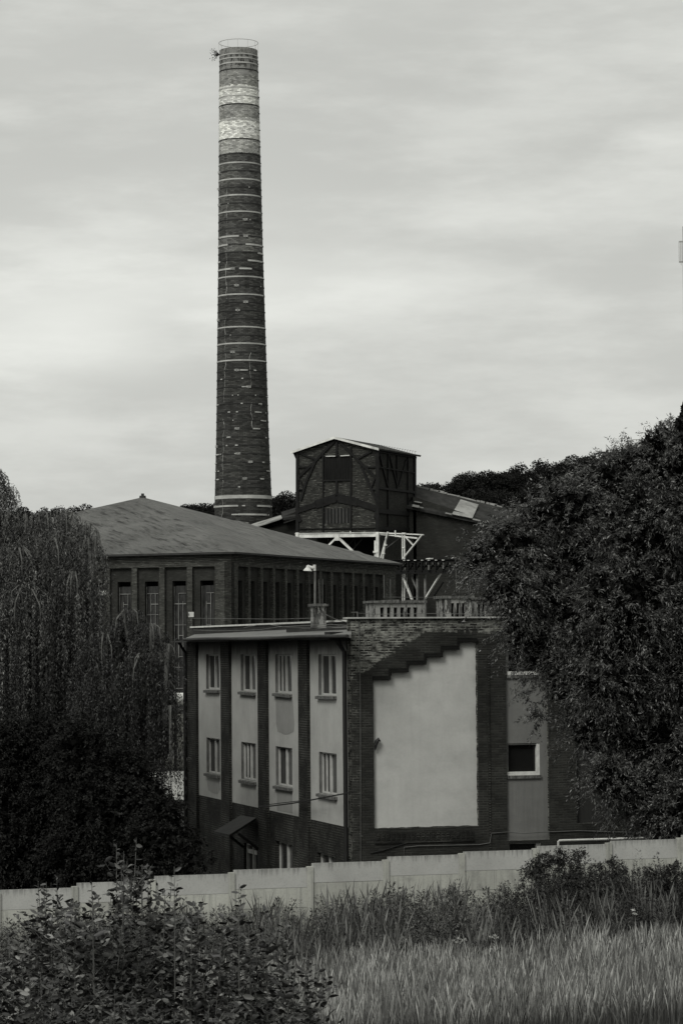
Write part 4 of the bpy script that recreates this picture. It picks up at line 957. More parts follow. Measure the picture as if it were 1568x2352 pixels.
m.build('ridge_slab', 'roof_pale', rr_)
m = MB()
for x_, w_ in ((1022,14),(1085,18),(1108,10),(960,12)): y_ = 1178+(x_-1022)*.225; m.bar(pp2(x_,y_,246.3), pp2(x_+w_,y_+w_*.23,246.3), .2, .1)
m.bar(pp2(946,1161,246.2), pp2(962,1164,246.2), .5, .2); m.bar(pp2(951,1152,247), pp2(968,1155,247), .5, .1); m.build('eaves_edge', 'roof_pale', rr_)
m = MB(); m.prism([pp2(574,1213,246.4), pp2(648,1189,246.4), pp2(645,1183,248.5), pp2(577,1204,248.5)], (0,0,-.12)); m.build('roof', 'roof_pale', hall)
m = MB(); m.prism([pp2(600,1214,246.2), pp2(704,1180,246.2), pp2(704,1158,249.5), pp2(646,1176,249.5), pp2(650,1190,246.2)], (0,0,-.2)); m.build('roof', 'tar', hall)

# far pylon and radio mast
def pylon():
    d = 620.0; b = P(1465, 1100, d); t = thing('power_pylon', (b.x, d, b.z-25), 'faint lattice power pylon top rising above the trees on the right hill', 'pylon')
    m = MB(); z = lambda y: P(1460,y,d).z
    def X(x): return P(x, 1020, d).x
    for x in (1448,1470): m.bar((X(x), d, z(1010)), (X(x)+(x-1459)*.08, d, b.z-25), .22)
    for y, a, c_ in ((1010,1448,1470),(1023,1428,1494),(1026,1428,1494),(1036,1440,1480)): m.bar((X(a), d, z(y)), (X(c_), d, z(y)), .18)
    for a in ((1448,1010,1432,1023),(1470,1010,1490,1023),(1448,1010,1470,1026),(1470,1010,1448,1026),(1448,1026,1470,1050),(1470,1026,1448,1050)): m.bar((X(a[0]),d,z(a[1])), (X(a[2]),d,z(a[3])), .12)
    m.build('lattice', 'haze_steel', t)
pylon()
def mast():
    d = 300.0; b = P(1574, 1150, d); t = thing('radio_mast', (b.x, d, 10), 'thin radio mast with an open antenna cage at the right edge of the sky', 'mast')
    m = MB().tube([(b.x, d, 10), P(1571,600,d), P(1568.5,520,d)], [.25,.2,.1], 6); m.build('pole', 'steel_grey', t)
    m = MB()
    for x in (1558,1561.3,1564.5): m.bar(P(x,554,d), P(x+.6,603,d), .06)
    for y in (554,556,601,603): m.bar(P(1558,y,d), P(1571,y-.5,d), .06)
    m.bar(P(1563,603,d), P(1563,609,d), .05); m.build('antenna_cage', 'haze_steel', t)
mast()

# ------------------------------------------------------------------ trees
def wood(t, base, top, r0, limbs, mat='bark', nm='trunk'):
    m = MB(); base, top = Vector(base), Vector(top); mid = (base+top)/2+Vector((random.uniform(-.2,.2), random.uniform(-.2,.2), 0))
    m.tube([base-Vector((0,0,.2)), base+(mid-base)*.1, mid, top], [r0*1.35, r0, r0*.75, r0*.35], 9)
    for l in limbs:
        l = Vector(l); s = base+(top-base)*random.uniform(.35,.8); k2 = (s+l)/2+Vector((0,0,.35))
        m.tube([s, k2, l], [r0*.35, r0*.2, r0*.06], 5)
    return m.build(nm, mat, t)
def lobes_leaves(lobes, dens, L, W, shell=.45, drop=.3):
    C, D, Vv = [], [], []
    for c, r in lobes:
        n = int(dens*r*r); d = rdir(n); rr_ = r*(1-shell*rng.random(n)**1.6)
        # ragged outline: a few leafy sprays push out of every lobe
        k2 = 26; sd_ = rdir(k2); amp = rng.uniform(-.22, .38, k2)
        cosd = d @ sd_.T; bump = (np.exp((cosd-1)*22)*amp).sum(1)
        rr_ = rr_*(1+np.clip(bump, -.3, .45))
        p_ = np.array(c)+d*rr_[:,None]*np.array([1,1,.95])
        # clumpy gaps
        q_ = np.sin(p_*np.array([3.1,2.7,3.7])/max(.5, r**.5)+rng.uniform(0,6,3)).prod(1); keep = (q_ > -.25) | (rng.random(n) < .35)
        p_ = p_[keep]; d = d[keep]; C.append(p_); dd = d*.6+rng.normal(size=p_.shape)*.7; dd[:,2] -= drop; D.append(dd)
        cl = .5+.5*np.sin(p_[:,0]*2.3+1.3*np.sin(p_[:,2]*1.9))*np.cos(p_[:,2]*2.1+p_[:,1]); Vv.append(np.clip(rng.random(len(p_))**2*.7+.3*cl*rng.random(len(p_)), 0, 1))
    C, D, Vv = np.concatenate(C), np.concatenate(D), np.concatenate(Vv)
    n = len(C); return C, D, L*rng.uniform(.7,1.3,n), W*rng.uniform(.7,1.3,n), Vv
def crown(t, lobes, dens, L, W, mat, core=None, nm='crown', core_dens=900, corek=.8, **kw):
    C, D, l_, w_, v = lobes_leaves(lobes, dens, L, W, **kw)
    o = leaf_mesh(nm, mat, C, D, l_, w_, v, parent=t)
    if core:
        C = np.concatenate([np.array(c)+rdir(int(core_dens*r*r))*(r*corek*rng.random((int(core_dens*r*r),1))**.5) for c, r in lobes])
        leaf_mesh('light_block_leaves', core, C, rdir(len(C)), L*2.6*rng.uniform(.7,1.3,len(C)), L*1.7, parent=o)  # added dark cards that block light inside the crown
    return o
def spray_crown(t, lobes, ns, slen, nl, L, W, mat, core='leaf_black', droop=.35, core_dens=1500, corek=.72, glint=3.0, tone=1.0, nm='crown', up=.15, r0=.5):
    "crown of leafy twigs: every twig starts inside a bough's clump and reaches out past it"
    O, Dd, Ln = [], [], []
    for c, r in lobes:
        n = int(ns*r*r)+6; d = rdir(n); O.append(np.array(c)+d*(r*rng.uniform(r0,.98,n))[:,None]); q_ = d*.8+rng.normal(size=(n,3))*.45; q_[:,2] += up; Dd.append(norm(q_)); Ln.append(slen*rng.uniform(.4,1.25,n)*min(1,.35+r))
    O, Dd, Ln = np.concatenate(O), np.concatenate(Dd), np.concatenate(Ln)
    # leave gaps between clumps
    q_ = np.sin(O[:,0]*2.9+1.7*np.sin(O[:,2]*1.3))*np.sin(O[:,2]*2.6+O[:,1]*1.1); keep = (q_ > -.30) | (rng.random(len(O)) < .2); O, Dd, Ln = O[keep], Dd[keep], Ln[keep]
    n = len(O); tt = rng.random((n, nl)); tw = np.clip(rng.normal(.5,.28,n),0.05,1)
    Pn = O[:,None,:]+Dd[:,None,:]*(Ln[:,None]*tt)[:,:,None]; Pn[:,:,2] -= droop*Ln[:,None]*tt**2; Pn += rng.normal(size=Pn.shape)*.03
    Tn = Dd[:,None,:]-np.array([0,0,1.])*(2*droop*tt)[:,:,None]; Ld = Tn*.7+rng.normal(size=Pn.shape)*.6; Ld[:,:,2] -= .2
    big = .5+.5*np.sin(O[:,0]*1.1+2.0)*np.sin(O[:,2]*1.25+O[:,0]*.5)
    Vv = np.clip((tw[:,None]*.35*(.4+.8*big[:,None])+1.1*rng.random((n,nl))**glint)*tone*(.5+.5*tt), 0, 1)  # bright leaf glints painted into the leaf tone
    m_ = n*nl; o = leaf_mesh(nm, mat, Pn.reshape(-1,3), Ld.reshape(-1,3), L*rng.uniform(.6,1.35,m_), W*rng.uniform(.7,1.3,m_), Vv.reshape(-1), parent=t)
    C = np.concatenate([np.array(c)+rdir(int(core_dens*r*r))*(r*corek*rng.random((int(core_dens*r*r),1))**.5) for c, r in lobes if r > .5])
    leaf_mesh('light_block_leaves', core, C, rdir(len(C)), L*2.4*rng.uniform(.6,1.2,len(C)), L*1.3, parent=o); return o  # added dark core of large cards, blocks light through the crown
def pxlobes(lst, d, jit=.6): return [(tuple(P(x, y, d+random.uniform(-jit,jit))), r*d/FPX) for x, y, r in lst]

# big slender-leaved tree in front of the office, right
LB_ = pxlobes([(1180,1262,62),(1115,1290,46),(1240,1205,58),(1310,1175,70),(1390,1130,70),(1460,1095,75),(1545,1060,85),(1170,1345,60),(1250,1330,90),(1215,1440,55),(1210,1530,32),(1240,1490,50),(1228,1600,24),(1235,1650,16),
    (1370,1260,110),(1480,1230,110),(1580,1200,110),(1330,1430,100),(1430,1380,110),(1560,1400,120),(1310,1570,52),(1400,1540,90),(1500,1560,100),(1600,1560,110),(1370,1670,62),(1450,1700,70),(1560,1720,100),(1400,1790,46),(1480,1830,56),(1580,1870,80),(1430,1840,34),(1520,1890,48),(1660,1300,130),(1680,1550,130),(1680,1750,110)], 77, 1.0)
bt_ = P(1500, 1488, 77.5)
tA = thing('willow_tree', (bt_.x, 77.5, ground(bt_.x, 77.5)-.2), 'huge dense tree with slender glinting leaves covering the right end of the office', 'tree')
wood(tA, (bt_.x, 77.5, .2), (bt_.x+.3, 77.5, 11), .38, [l[0] for l in LB_[::2] if l[1] > 1.0])
spray_crown(tA, LB_, 430, .85, 38, .110, .024, 'leaf_slender', glint=6, tone=1.0, core_dens=1900, corek=.85)
# darker ivy-clad tree and an edge branch
b = P(1515, 1488, 86); tB = thing('ivy_clad_tree', (b.x, 86, -.1), 'dark ivy-clad tree top standing behind the slender-leaved tree near the right edge', 'tree')
LBb = pxlobes([(1512,1010,22),(1510,1040,32),(1520,1090,45),(1560,1010,22),(1440,1065,34),(1400,1095,34),(1470,1060,24),(1500,1150,70),(1430,1150,60)], 86, .5)
wood(tB, (b.x, 86, -.2), (b.x, 86, 13.5), .3, [l[0] for l in LBb[::2]]); spray_crown(tB, LBb, 700, .45, 20, .12, .06, 'leaf_ivy')
b = P(1600, 1488, 70); tC = thing('maple_tree', (b.x, 74, .8), 'dark broad leaves of a nearer tree poking in at the right picture edge', 'tree')
LC_ = [(tuple(P(1590,950,74)), .32), (tuple(P(1580,985,74)), .22), (tuple(P(1562,968,74)), .13), (tuple(P(1620,1010,74)), .5)]; 
LC_ = [(tuple(P(x,y,74)), r) for x,y,r in ((1582,938,.16),(1572,975,.18),(1562,972,.10),(1600,960,.4),(1620,1010,.6),(1640,940,.5))]
wood(tC, (P(1650,1488,74).x, 74, .8), P(1640,960,74), .2, [l[0] for l in LC_]); crown(tC, LC_, 9000, .13, .10, 'leaf_dark', None)

# willows on the left
def willow(t, domes, zmin, ns, mat, Lf=.11, dens=26, edge_fall=1.6):
    C, D, Vv = [], [], []; m = MB()
    for (px, py, rpx, d) in domes:
        top = P(px, py, d); r = rpx*d/FPX; n = int(ns*r*r)
        # arching boughs
        for k_ in range(int(4+3*r)):
            a = random.uniform(0, 6.28); q_ = r*random.uniform(.5,.95); e = top+Vector((math.cos(a)*q_, math.sin(a)*q_, -edge_fall*.55*(q_/r)**2*min(r,1.5)))
            m.tube([top-Vector((0,0,1.6)), top*.5+e*.5+Vector((0,0,.12-.3*(1-q_/r))), e, e+Vector((math.cos(a)*.1, math.sin(a)*.1, -.6))], [.05,.03,.02,.008], 5)
        for _ in range(n):
            a = random.uniform(0, 6.2832); q_ = math.sqrt(random.random()); 
            bump = .22*math.sin(a*5+q_*7)+.15*math.sin(a*11)
            x = top.x+math.cos(a)*q_*r*(1+.1*bump); y = top.y+math.sin(a)*q_*r; z0 = top.z-edge_fall*min(r,1.8)*q_**2.2*.6-.35*random.random()**2+bump*.35
            ln = (z0-zmin)*random.choice([random.uniform(.10,.3), random.uniform(.3,.75), random.uniform(.75,1)])
            ln = max(.5, ln); k_ = int(ln*dens); tt = np.sort(rng.random(k_))
            sx, sy = random.uniform(-.16,.16), random.uniform(-.12,.12); cx = math.cos(a)*.25*q_; cy = math.sin(a)*.25*q_
            p_ = np.stack([x+cx*np.minimum(1,tt*ln/.8)+sx*np.sin(tt*2.2), y+cy*np.minimum(1,tt*ln/.8)+sy*tt, z0-tt*ln+.1*np.sin(np.minimum(1,tt*ln)*3.1)], 1)
            p_ += rng.normal(size=p_.shape)*.022
            dd = rng.normal(size=p_.shape)*np.array([.42,.42,.3]); dd[:,2] -= .85; C.append(p_); D.append(dd)
            tone = random.random()**2.2; Vv.append(np.clip(tone*.8+.7*rng.random(k_)**5, 0, 1)*(.2+.8*random.random()**1.5)*np.clip(1.25-.75*tt*ln/3.5, .3, 1))  # strands lighter at the top: light on the crown put into leaf tone
    m.build('bough', 'twig', t)
    C, D, Vv = np.concatenate(C), np.concatenate(D), np.concatenate(Vv)
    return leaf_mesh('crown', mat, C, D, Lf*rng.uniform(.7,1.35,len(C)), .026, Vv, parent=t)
b = P(40, 1488, 98); w1 = thing('willow_tree', (b.x, 98, 0), 'tall weeping willow with trailing strands at the left edge beside the boiler house', 'tree')
willow(w1, [(-62,1035,96,98),(-150,1080,90,99),(5,1168,50,97),(60,1172,48,97),(105,1168,45,96.5),(150,1165,46,96),(192,1194,38,95),(120,1215,90,95),(40,1240,90,95),(212,1230,28,94),(170,1300,64,94),(60,1330,90,94)], 3.0, 230, 'leaf_willow')
wood(w1, (b.x, 98.5, -.1), (b.x-.3, 98.5, 9.5), .45, [P(x,y,98) for x,y in ((100,1250),(180,1260),(-60,1150),(20,1260))])
cl = pxlobes([(30,1450,130),(140,1400,85),(60,1350,110),(170,1520,80),(120,1620,100),(0,1600,120),(-80,1300,120)], 98.8, .4)
C = np.concatenate([np.array(c)+rdir(int(2600*r*r))*(r*.9*rng.random((int(2600*r*r),1))**.5) for c, r in cl]); leaf_mesh('light_block_leaves', 'leaf_black', C, rdir(len(C)), .35, .18, parent=w1)  # dark cards added behind the strands to block light
b = P(300, 1488, 91); w2 = thing('willow_tree', (b.x, 91, 0), 'lower weeping willow with arching twigs just left of the office corner', 'tree')
willow(w2, [(300,1392,50,91),(345,1425,44,90),(380,1475,26,89),(240,1440,60,91),(378,1560,28,89),(330,1490,62,89.5),(250,1510,75,90),(392,1620,14,88.5)], 2.6, 300, 'leaf_willow_low', Lf=.10)
wood(w2, (b.x, 91.3, -.1), (b.x, 91.3, 7.5), .3, [P(x,y,91) for x,y in ((340,1460),(260,1470),(380,1520))])
cl = pxlobes([(300,1500,60),(330,1600,62),(250,1590,75),(345,1700,48),(280,1720,80)], 91.8, .3)
C = np.concatenate([np.array(c)+rdir(int(3000*r*r))*(r*.9*rng.random((int(3000*r*r),1))**.5) for c, r in cl]); leaf_mesh('light_block_leaves', 'leaf_black', C, rdir(len(C)), .32, .17, parent=w2)  # added dark cards block light behind the lower willow

# dark rounded trees in the lower left
def dark_tree(lst, d, label, mat='leaf_dark', dens=9000, L=.10, W=.05):
    lb = pxlobes(lst, d, .5); bx = sum(l[0][0] for l in lb)/len(lb); t = thing('broadleaf_tree', (bx, d, ground(bx, d)), label, 'tree')
    tz = max(l[0][2] for l in lb); wood(t, (bx, d+.4, ground(bx, d)-.1), (bx, d+.4, tz), .16, [l[0] for l in lb[::2]])
    spray_crown(t, lb, 420, .5, 26, L, W, mat, core_dens=2400); return t
dark_tree([(20,1740,90),(100,1720,85),(60,1830,110),(-40,1830,100),(130,1850,90),(30,1950,110),(150,1970,90)], 82, 'dark rounded tree low at the left edge under the tall willow')
dark_tree([(-220,1800,120),(-120,1870,120),(-260,1930,130),(-330,1850,110)], 84, 'dark rounded tree outside the left edge beside the tall willow')
dark_tree([(190,1735,80),(270,1790,85),(220,1860,95),(330,1840,65),(290,1940,90),(180,1960,80)], 80, 'dark rounded tree in the middle of the lower left thicket')
dark_tree([(372,1870,42),(385,1920,45),(350,1940,60),(425,1930,30),(400,2000,60),(455,1985,30)], 79, 'low dark tree crown between thicket and office porch behind the fence')

# trees along the hill
def hill_variant(i):
    nl = random.randint(5, 8); R_ = random.uniform(1.7, 2.6); lb = []
    for k_ in range(nl): a = random.uniform(0,6.28); rr_ = random.uniform(0, R_*.7); lb.append(((math.cos(a)*rr_, math.sin(a)*rr_, 4.0+random.uniform(-1.8,1.6)+R_*.3), random.uniform(.9,1.7)))
    t = thing('hill_tree', (0,0,0), 'x', 'tree', 'trees along the wooded hill')
    m = MB(); m.tube([(0,0,-1),(0,0,2),(.1,0,5)], [.22,.16,.06], 6); m.build('trunk', 'bark', t)
    C, D, l_, w_, v = lobes_leaves(lb, 520, .30, .18, shell=.7); leaf_mesh('crown', 'leaf_hill', C, D, l_, w_, v, parent=t); return t
protos = [hill_variant(i) for i in range(6)]; used = [False]*6
def hill_place(px, d, s, dz=0):
    i = random.randrange(6); pr = protos[i]; x = (px-784)/FPX*d
    if not used[i]: o = pr; used[i] = True
    else:
        o = pr.copy(); COL.objects.link(o)
        for ch in pr.children: c_ = ch.copy(); COL.objects.link(c_); c_.parent = o
    top = float(np.interp(px, [a for a,_ in sky_line], [b_ for _,b_ in sky_line])); zt2 = CZ+(1488-top+(px-784)*math.tan(ROLL))*d/FPX
    o.location = (x, d, zt2-6.4*s+dz); o.rotation_euler = (0,0,random.uniform(0,6.28)); o.scale = (s*random.uniform(.9,1.25), s*random.uniform(.9,1.25), s)
    o['label'] = 'one of the small dark round trees crowding the skyline of the far hill'; return o
n_h = 0
for px in list(range(-120, 260, 24)) + list(range(415, 500, 17)) + list(range(618, 700, 17)) + list(range(950, 1620, 17)):
    for row in range(3):
        hill_place(px+random.uniform(-9,9), HD-row*22+random.uniform(-6,6), random.uniform(.8,1.12), -row*3.0+random.uniform(-.5,.4)); n_h += 1

# ------------------------------------------------------------------ field: grass, weeds, bushes
def blades(xs, ys, h, wd, lean, segs=3, mat='grass_pale', name='grass', head=True, var=None, **kw):
    n = len(xs); zs_ = np.array([ground(a, b_) for a, b_ in zip(xs, ys)]); az = rng.uniform(0, 2*np.pi, n)
    ld = np.stack([np.cos(az), np.sin(az), 0*az], 1); ln = rng.uniform(.3, 1, n)*lean
    ld = ld*.9+np.array([.22,0,0]); ld = norm(ld)
    wa = rng.uniform(-.9,.9,n); wv = np.stack([np.cos(wa), np.sin(wa), 0*wa], 1)
    ts = np.linspace(0, 1, segs+1); rows = []
    for t_ in ts:
        c_ = np.stack([xs, ys, zs_], 1)+np.array([0,0,1])*(h*t_*(1-.12*ln*t_))[:,None]+ld*(ln*h*t_**2.2)[:,None]
        if head: w_ = np.interp(t_, [0,.55,.72,.85,1],[.35,.3,1.15,1.3,.1])*wd
        else: w_ = np.interp(t_, [0,.4,1],[.8,1,.05])*wd
        rows.append((c_-wv*w_[:,None]/2, c_+wv*w_[:,None]/2))
    V = np.stack([q for r_ in rows for q in r_], 1); k2 = V.shape[1]; fq = np.array([[2*i,2*i+1,2*i+3,2*i+2] for i in range(segs)])
    F = ((np.arange(n)*k2)[:,None,None]+fq[None]).reshape(-1,4)
    me = bpy.data.meshes.new(name); me.vertices.add(n*k2); me.vertices.foreach_set('co', V.reshape(-1).astype(np.float32)); mm = len(F)
    me.loops.add(mm*4); me.loops.foreach_set('vertex_index', F.reshape(-1).astype(np.int32)); me.polygons.add(mm); me.polygons.foreach_set('loop_start', (np.arange(mm)*4).astype(np.int32)); me.update(calc_edges=True)
    v = rng.random(n) if var is None else var; vv = np.repeat(v[:,None], segs, 1)
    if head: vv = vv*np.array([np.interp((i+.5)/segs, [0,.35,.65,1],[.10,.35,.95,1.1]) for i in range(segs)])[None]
    a = me.attributes.new('var', 'FLOAT', 'FACE'); a.data.foreach_set('value', np.clip(vv,0,1).reshape(-1).astype(np.float32)); me.materials.append(MATS[mat])
    o = link(name, me); return meta(o, **kw)
n = 125000; xs = rng.uniform(-17, 17, n); ys = rng.uniform(47, 64.0, n)
pm = np.sin(xs*1.7+np.sin(ys*2.1))*np.sin(ys*1.9+xs*.6); keep = (ys < 60.6+.9*np.sin(xs*1.3)+.6*np.sin(xs*3.7+1)) & (rng.random(n) < .65+.35*pm)
xs, ys = xs[keep], ys[keep]; pv = .5+.5*np.sin(xs*2.3+1.1*np.sin(ys*3))*np.cos(ys*2.7+xs*.8)
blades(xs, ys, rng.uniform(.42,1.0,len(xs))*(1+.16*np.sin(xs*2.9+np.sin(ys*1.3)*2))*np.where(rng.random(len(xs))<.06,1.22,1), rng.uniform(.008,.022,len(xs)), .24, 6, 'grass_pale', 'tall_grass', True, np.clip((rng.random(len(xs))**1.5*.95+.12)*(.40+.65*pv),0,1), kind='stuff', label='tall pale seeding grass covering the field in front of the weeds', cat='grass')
n = 26000; xs = rng.uniform(-17, 17, n); ys = rng.uniform(47, 70.0, n)
blades(xs, ys, rng.uniform(.3,.75,n), rng.uniform(.012,.03,n), .5, 4, 'grass_mid', 'undergrowth_grass', False, kind='stuff', label='short darker grass growing between the tall stems of the field', cat='grass')
n = 9000; xs = rng.uniform(-22, 22, n); ys = rng.uniform(18, 47, n)
blades(xs, ys, rng.uniform(.25,.5,n), rng.uniform(.014,.03,n), .4, 3, 'grass_mid', 'meadow_grass', False, kind='stuff', label='short meadow grass on the bank below the camera', cat='grass')

n = 5200; xs = rng.uniform(-11, 11, n); ys = rng.uniform(61.5, 69.8, n); cl_ = np.sin(xs*1.9+.7)*np.sin(xs*.77+ys*.3); keep = cl_ > -.1; xs, ys = xs[keep], ys[keep]; n = len(xs)
blades(xs, ys, rng.uniform(.9,1.75,n)*np.interp(ys,[61,65,70],[.6,.9,1.05]), rng.uniform(.010,.034,n), .30, 7, 'leaf_weed', 'feather_grass', True, np.clip(rng.random(n)*1.1,0,1), kind='stuff', label='feathery grey plumes of tall grass rising through the weed belt', cat='grass')
# weed belt by the fence
wx = [-700,0,300,600,700,760,820,900,960,1040,1100,1180,1230,1310,1400,1450,1568,1900]; wy = [2080,2085,2070,2080,2085,2070,2060,2025,2055,2025,2050,2020,1985,1990,1990,1975,1990,1985]
def weeds():
    C, D, Vv, Ls = [], [], [], []; npl = 3900
    for i in range(npl):
        y = random.uniform(60.2, 70.3) if i % 14 else random.uniform(57.5, 60.5); x = random.choice([random.uniform(-10, 10.4)]*12+[random.uniform(-20,-10)])*y/66; px = 784+x/y*FPX; zt2 = CZ-(np.interp(px, wx, wy)-1488)*67.5/FPX; g0 = ground(x, y)
        H = max(.5, (zt2-g0)*random.choice([.55,.7,.8,.9,1.0])*random.uniform(.85,1.06)*np.interp(y,[60,63,66,70],[.42,.58,.85,1.0])); k_ = int(38+H*62)
        tt = .12+.88*rng.random(k_)**.8; fuzzy = random.random() < .55; lean_ = np.array([random.uniform(-.13,.13), random.uniform(-.1,.1), 0])
        rad_ = (.17 if fuzzy else .10)*(1.15-tt)+.015; a = rng.uniform(0, 6.28, k_)
        p_ = np.array([x,y,g0])+np.stack([np.cos(a)*rad_, np.sin(a)*rad_, tt*H], 1)+lean_[None]*(tt**2)[:,None]*H; dd = np.stack([np.cos(a), np.sin(a), rng.uniform(.2,1.5,k_)], 1)+rng.normal(size=(k_,3))*.3
        C.append(p_); D.append(dd); tone = random.random()**1.4*(1.25 if px < 1150 else .6); Vv.append(np.clip(tone*(.5+.6*tt)*rng.uniform(.6,1.2,k_),0,1)); Ls.append(np.full(k_, random.choice([.05,.07,.10])))
    C, D, Vv, Ls = map(np.concatenate, (C, D, Vv, Ls)); leaf_mesh('weeds', 'leaf_weed', C, D, Ls, Ls*.28, Vv, kind='stuff', label='dense belt of feathery dark weeds between the grass and the fence', cat='weeds')
weeds()
def stem_plant(px, pytop, d, label, leafL=.09, leafW=.03, mat='leaf_weed_dark', nst=6, spread=.25, per=70, nm='tall_weed', cat='weed', group=None):
    top = P(px, pytop, d); g0 = ground(top.x, d); t = thing(nm, (top.x, d, g0), label, cat, group); m = MB(); C, D = [], []
    for i in range(nst):
        h = (top.z-g0)*(1 if i == 0 else random.uniform(.65,.97)); dx, dy = (0,0) if i == 0 else (random.uniform(-spread,spread), random.uniform(-spread,spread)); b_ = Vector((top.x+dx*.3, d+dy*.3, g0)); e = Vector((top.x+dx, d+dy, g0+h)); k2 = (b_+e)/2+Vector((-dx*.15,0,.05))
        m.tube([b_-Vector((0,0,.05)), k2, e], [.014,.010,.004], 4)
        for _ in range(per):
            s = .2+.8*random.random()**.8; q_ = (b_*(1-s)+e*s)+Vector((-dx*.15,0,.05))*(4*s*(1-s))*.5; a = random.uniform(0,6.28); C.append(q_+Vector((math.cos(a),math.sin(a),0))*.03); D.append((math.cos(a), math.sin(a), random.uniform(.1,1.2)))
    m.build('stem', 'twig', t); leaf_mesh('foliage', mat, C, D, leafL*rng.uniform(.6,1.3,len(C)), leafW, parent=t)
for (x, y, lab) in ((898,2050,'feathery tall weed left of a fence post, tallest in the middle of the belt'),(1042,2050,'feathery weed with pointed top by the post between the middle panels'),(765,2068,'thin leafy weed stalk with dark tip in front of the middle fence panels'),(822,2072,'leafy dark weed beside the thin stalk before the middle fence panels'),(1165,2020,'tall narrow willowherb left of the dark fern-leaved shrub'),(1435,1988,'feathery tall weed right of the dark shrub'),(1490,1985,'bushy weed with jagged leaves near the right fence panels'),(1552,1985,'tall plume weed at the right picture edge before the fence'),(1130,2060,'short pale stalk between the two feathery weeds and the shrub'),(960,2075,'low soft plume in front of the centre fence panel')):
    stem_plant(x, y, random.uniform(67,69), lab, mat='leaf_weed' if x < 1150 else 'leaf_weed_dark', nst=9, per=130, leafL=.075, leafW=.022)
# dark pinnate shrub by the fence
def fence_shrub(lst, d, label, mat='leaf_weed_dark'):
    lb = pxlobes(lst, d, .3); bx = sum(l[0][0] for l in lb)/len(lb); t = thing('shrub', (bx, d, ground(bx, d)), label, 'shrub')
    m = MB()
    for l in lb: m.tube([(bx, d, ground(bx,d)-.05), Vector(l[0])*.5+Vector((bx, d, ground(bx,d)))*.5+Vector((0,0,.1)), l[0]], [.03,.02,.01], 5)
    m.build('stem', 'bark', t); spray_crown(t, lb, 520, .42, 26, .085, .026, mat, core_dens=1300, corek=.6, droop=.5, up=.25, nm='foliage')
fence_shrub([(1252,1985,24),(1285,1975,22),(1310,1992,22),(1230,2020,30),(1270,2030,45),(1320,2045,45),(1245,2085,50),(1300,2110,55),(1225,1995,12),(1330,1965,10)], 67, 'dark fern-leaved shrub, the tallest plant in front of the right fence panels')
fence_shrub([(1395,2000,24),(1420,2035,38),(1380,2060,42),(1430,2095,50),(1370,2110,45)], 67.5, 'dark low shrub just right of the fern-leaved one')
fence_shrub([(1500,2030,34),(1545,2020,32),(1520,2080,50),(1580,2070,50),(1480,2100,45)], 67.2, 'dark leafy shrub at the right edge in front of the fence')
# white umbel flowers
for i, (x, y) in enumerate(((1040,2148),(1052,2144),(1058,2152),(1066,2146),(1127,2140),(1136,2136),(1140,2142),(1452,2078),(1457,2086),(1128,2168),(1500,2130),(1046,2152))):
    d = 60.2; c_ = P(x, y+12, d); g0 = ground(c_.x, d); t = thing('wildflower', (c_.x, d, g0), 'small white wildflower head among the grass tips at the edge of the weed belt', 'flower', 'white wildflowers')
    MB().tube([(c_.x, d, g0-.05), c_], [.006,.004], 4).build('stem', 'twig', t)
    C = np.array(c_)+rng.normal(size=(26,3))*np.array([.022,.022,.008]); leaf_mesh('flower_head', 'petal', C, rdir(26), .03, .024, np.ones(26), parent=t)

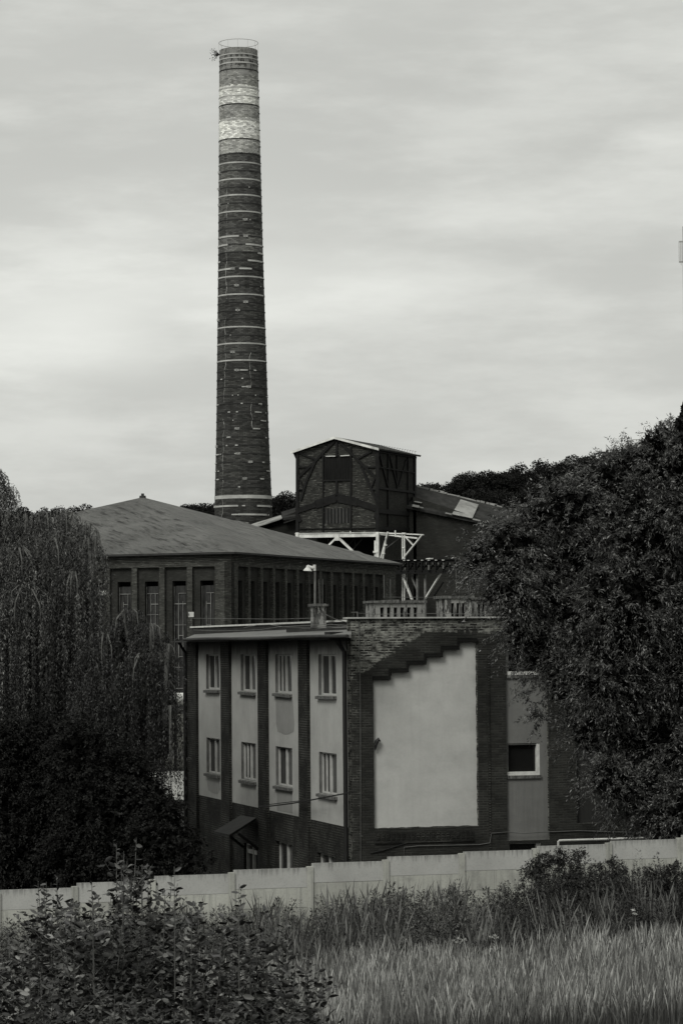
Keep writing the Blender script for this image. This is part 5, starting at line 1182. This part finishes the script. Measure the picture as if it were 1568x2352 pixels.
# broad-leaved bushes in the left foreground
def bush(px, pytop, hw_px, d, nst, label, leafL=.098, per=50):
    base = P(px, 2350, d); g0 = ground(base.x, d); hw_ = hw_px*d/FPX; ztop = P(px, pytop, d).z
    t = thing('bush', (base.x, d, g0), label, 'bush'); m = MB(); C, D, Vv, Lh = [], [], [], []
    for i in range(nst):
        f = random.uniform(-1,1); dep = random.uniform(-.8,.8); H = (ztop-g0)*(1-.34*abs(f)**1.8)*random.choice([random.uniform(.6,.8), random.uniform(.78,.95), random.uniform(.88,1.0)])
        b_ = Vector((base.x+f*hw_*.55, d+dep*.5, g0-.05)); e = Vector((base.x+f*hw_+random.uniform(-.12,.12), d+dep, g0+H)); k2 = (b_+e)/2+Vector((random.uniform(-.06,.06),0,.05))
        m.tube([b_, k2, e], [.016,.011,.003], 5); tone = random.uniform(.25,1)
        tips = [(b_, k2, e, 1.0)]
        for _ in range(6):
            s = random.uniform(.35,.85); o_ = b_*(1-s)+e*s; q_ = o_+Vector((random.uniform(-.38,.38), random.uniform(-.3,.3), random.uniform(.12,.42))); q_.z = min(q_.z, g0+H*1.0); m.tube([o_, q_], [.006,.002], 4); tips.append((o_, (o_+q_)/2, q_, .28))
        for (A, K, E, wgt) in tips:
            k_ = max(6, int(per*wgt))
            for j in range(k_):
                s = (.22+.78*((j+random.random())/k_)**.62) if wgt == 1.0 else (j+random.random())/k_; q_ = A*(1-s)**2+K*2*s*(1-s)+E*s*s if False else (A*(1-s)+E*s+(K-(A+E)/2)*(4*s*(1-s)))
                a = j*2.4+random.uniform(-.6,.6); C.append(q_); D.append((math.cos(a), math.sin(a), random.uniform(-.25,.9))); Vv.append(min(1, tone*random.random()**3.0*1.3+.02)); Lh.append(leafL*random.choice([random.uniform(.4,.8), random.uniform(.7,1.45)])*(1.1-.3*s))  # a few much paler leaves paint the glints
    m.build('stem', 'twig', t); Lh = np.array(Lh); leaf_mesh('foliage', 'leaf_bush', C, D, Lh, Lh*.50, np.array(Vv), parent=t, oval=True)
for a in ((30,2070,85,31.5,19,'low leafy bush at the far left edge in the foreground'),
    (120,1975,72,31,24,'bushy sapling with dark upper twigs near the left edge in the foreground'),
    (215,1945,80,29.5,26,'broad-leaved bush left of the tallest shoot in the foreground'),
    (285,1915,40,30,16,'tallest broad-leaved bush in the foreground, its shoots rising above the fence line'),
    (350,1950,72,30.5,15,'broad-leaved bush just right of the tallest shoot, in front of the fence'),
    (455,2015,75,30,12,'middle foreground bush with pale leaf tips against the fence panels'),
    (555,2025,58,31,9,'upright foreground shoots against the third visible fence post'),
    (620,2060,60,30.5,10,'foreground bush standing right of the upright shoots'),
    (675,2170,55,29,11,'lowest leafy bush at the right end of the foreground thicket'),
    (100,2190,110,27.5,20,'low bush at the bottom left corner in front of the saplings'),
    (300,2220,110,27.5,15,'low bush along the bottom edge beneath the tallest shoot'),
    (500,2250,110,27.5,9,'low bush along the bottom edge right of centre of the thicket')):
    bush(*a)
for x, y, lab in ((403,1990,'single thin shoot with long oval leaves crossing the fence top'),(330,1985,'slim pale shoot beside the tallest bush'),(548,2030,'slim shoot with paired leaves before the fence panel')):
    d = 30; top = P(x+random.uniform(-4,4), y, d); b_ = P(x-22, 2300, d); g0 = ground(b_.x, d); t = thing('sapling', (b_.x, d, g0), lab, 'sapling'); b_.z = g0
    MB().tube([b_, (b_+top)/2+Vector((.05,0,0)), top], [.014,.009,.003], 5).build('stem', 'twig', t); C, D = [], []
    for j in range(34):
        s = .35+.65*j/34; q_ = b_*(1-s)+top*s+Vector((.05,0,0))*(4*s*(1-s))*.5; sg = 1 if j % 2 else -1; C.append(q_); D.append((sg, random.uniform(-.4,.4), random.uniform(.1,.8)))
    leaf_mesh('foliage', 'leaf_bush', C, D, .095, .042, parent=t, oval=True)
print('hill trees', n_h)
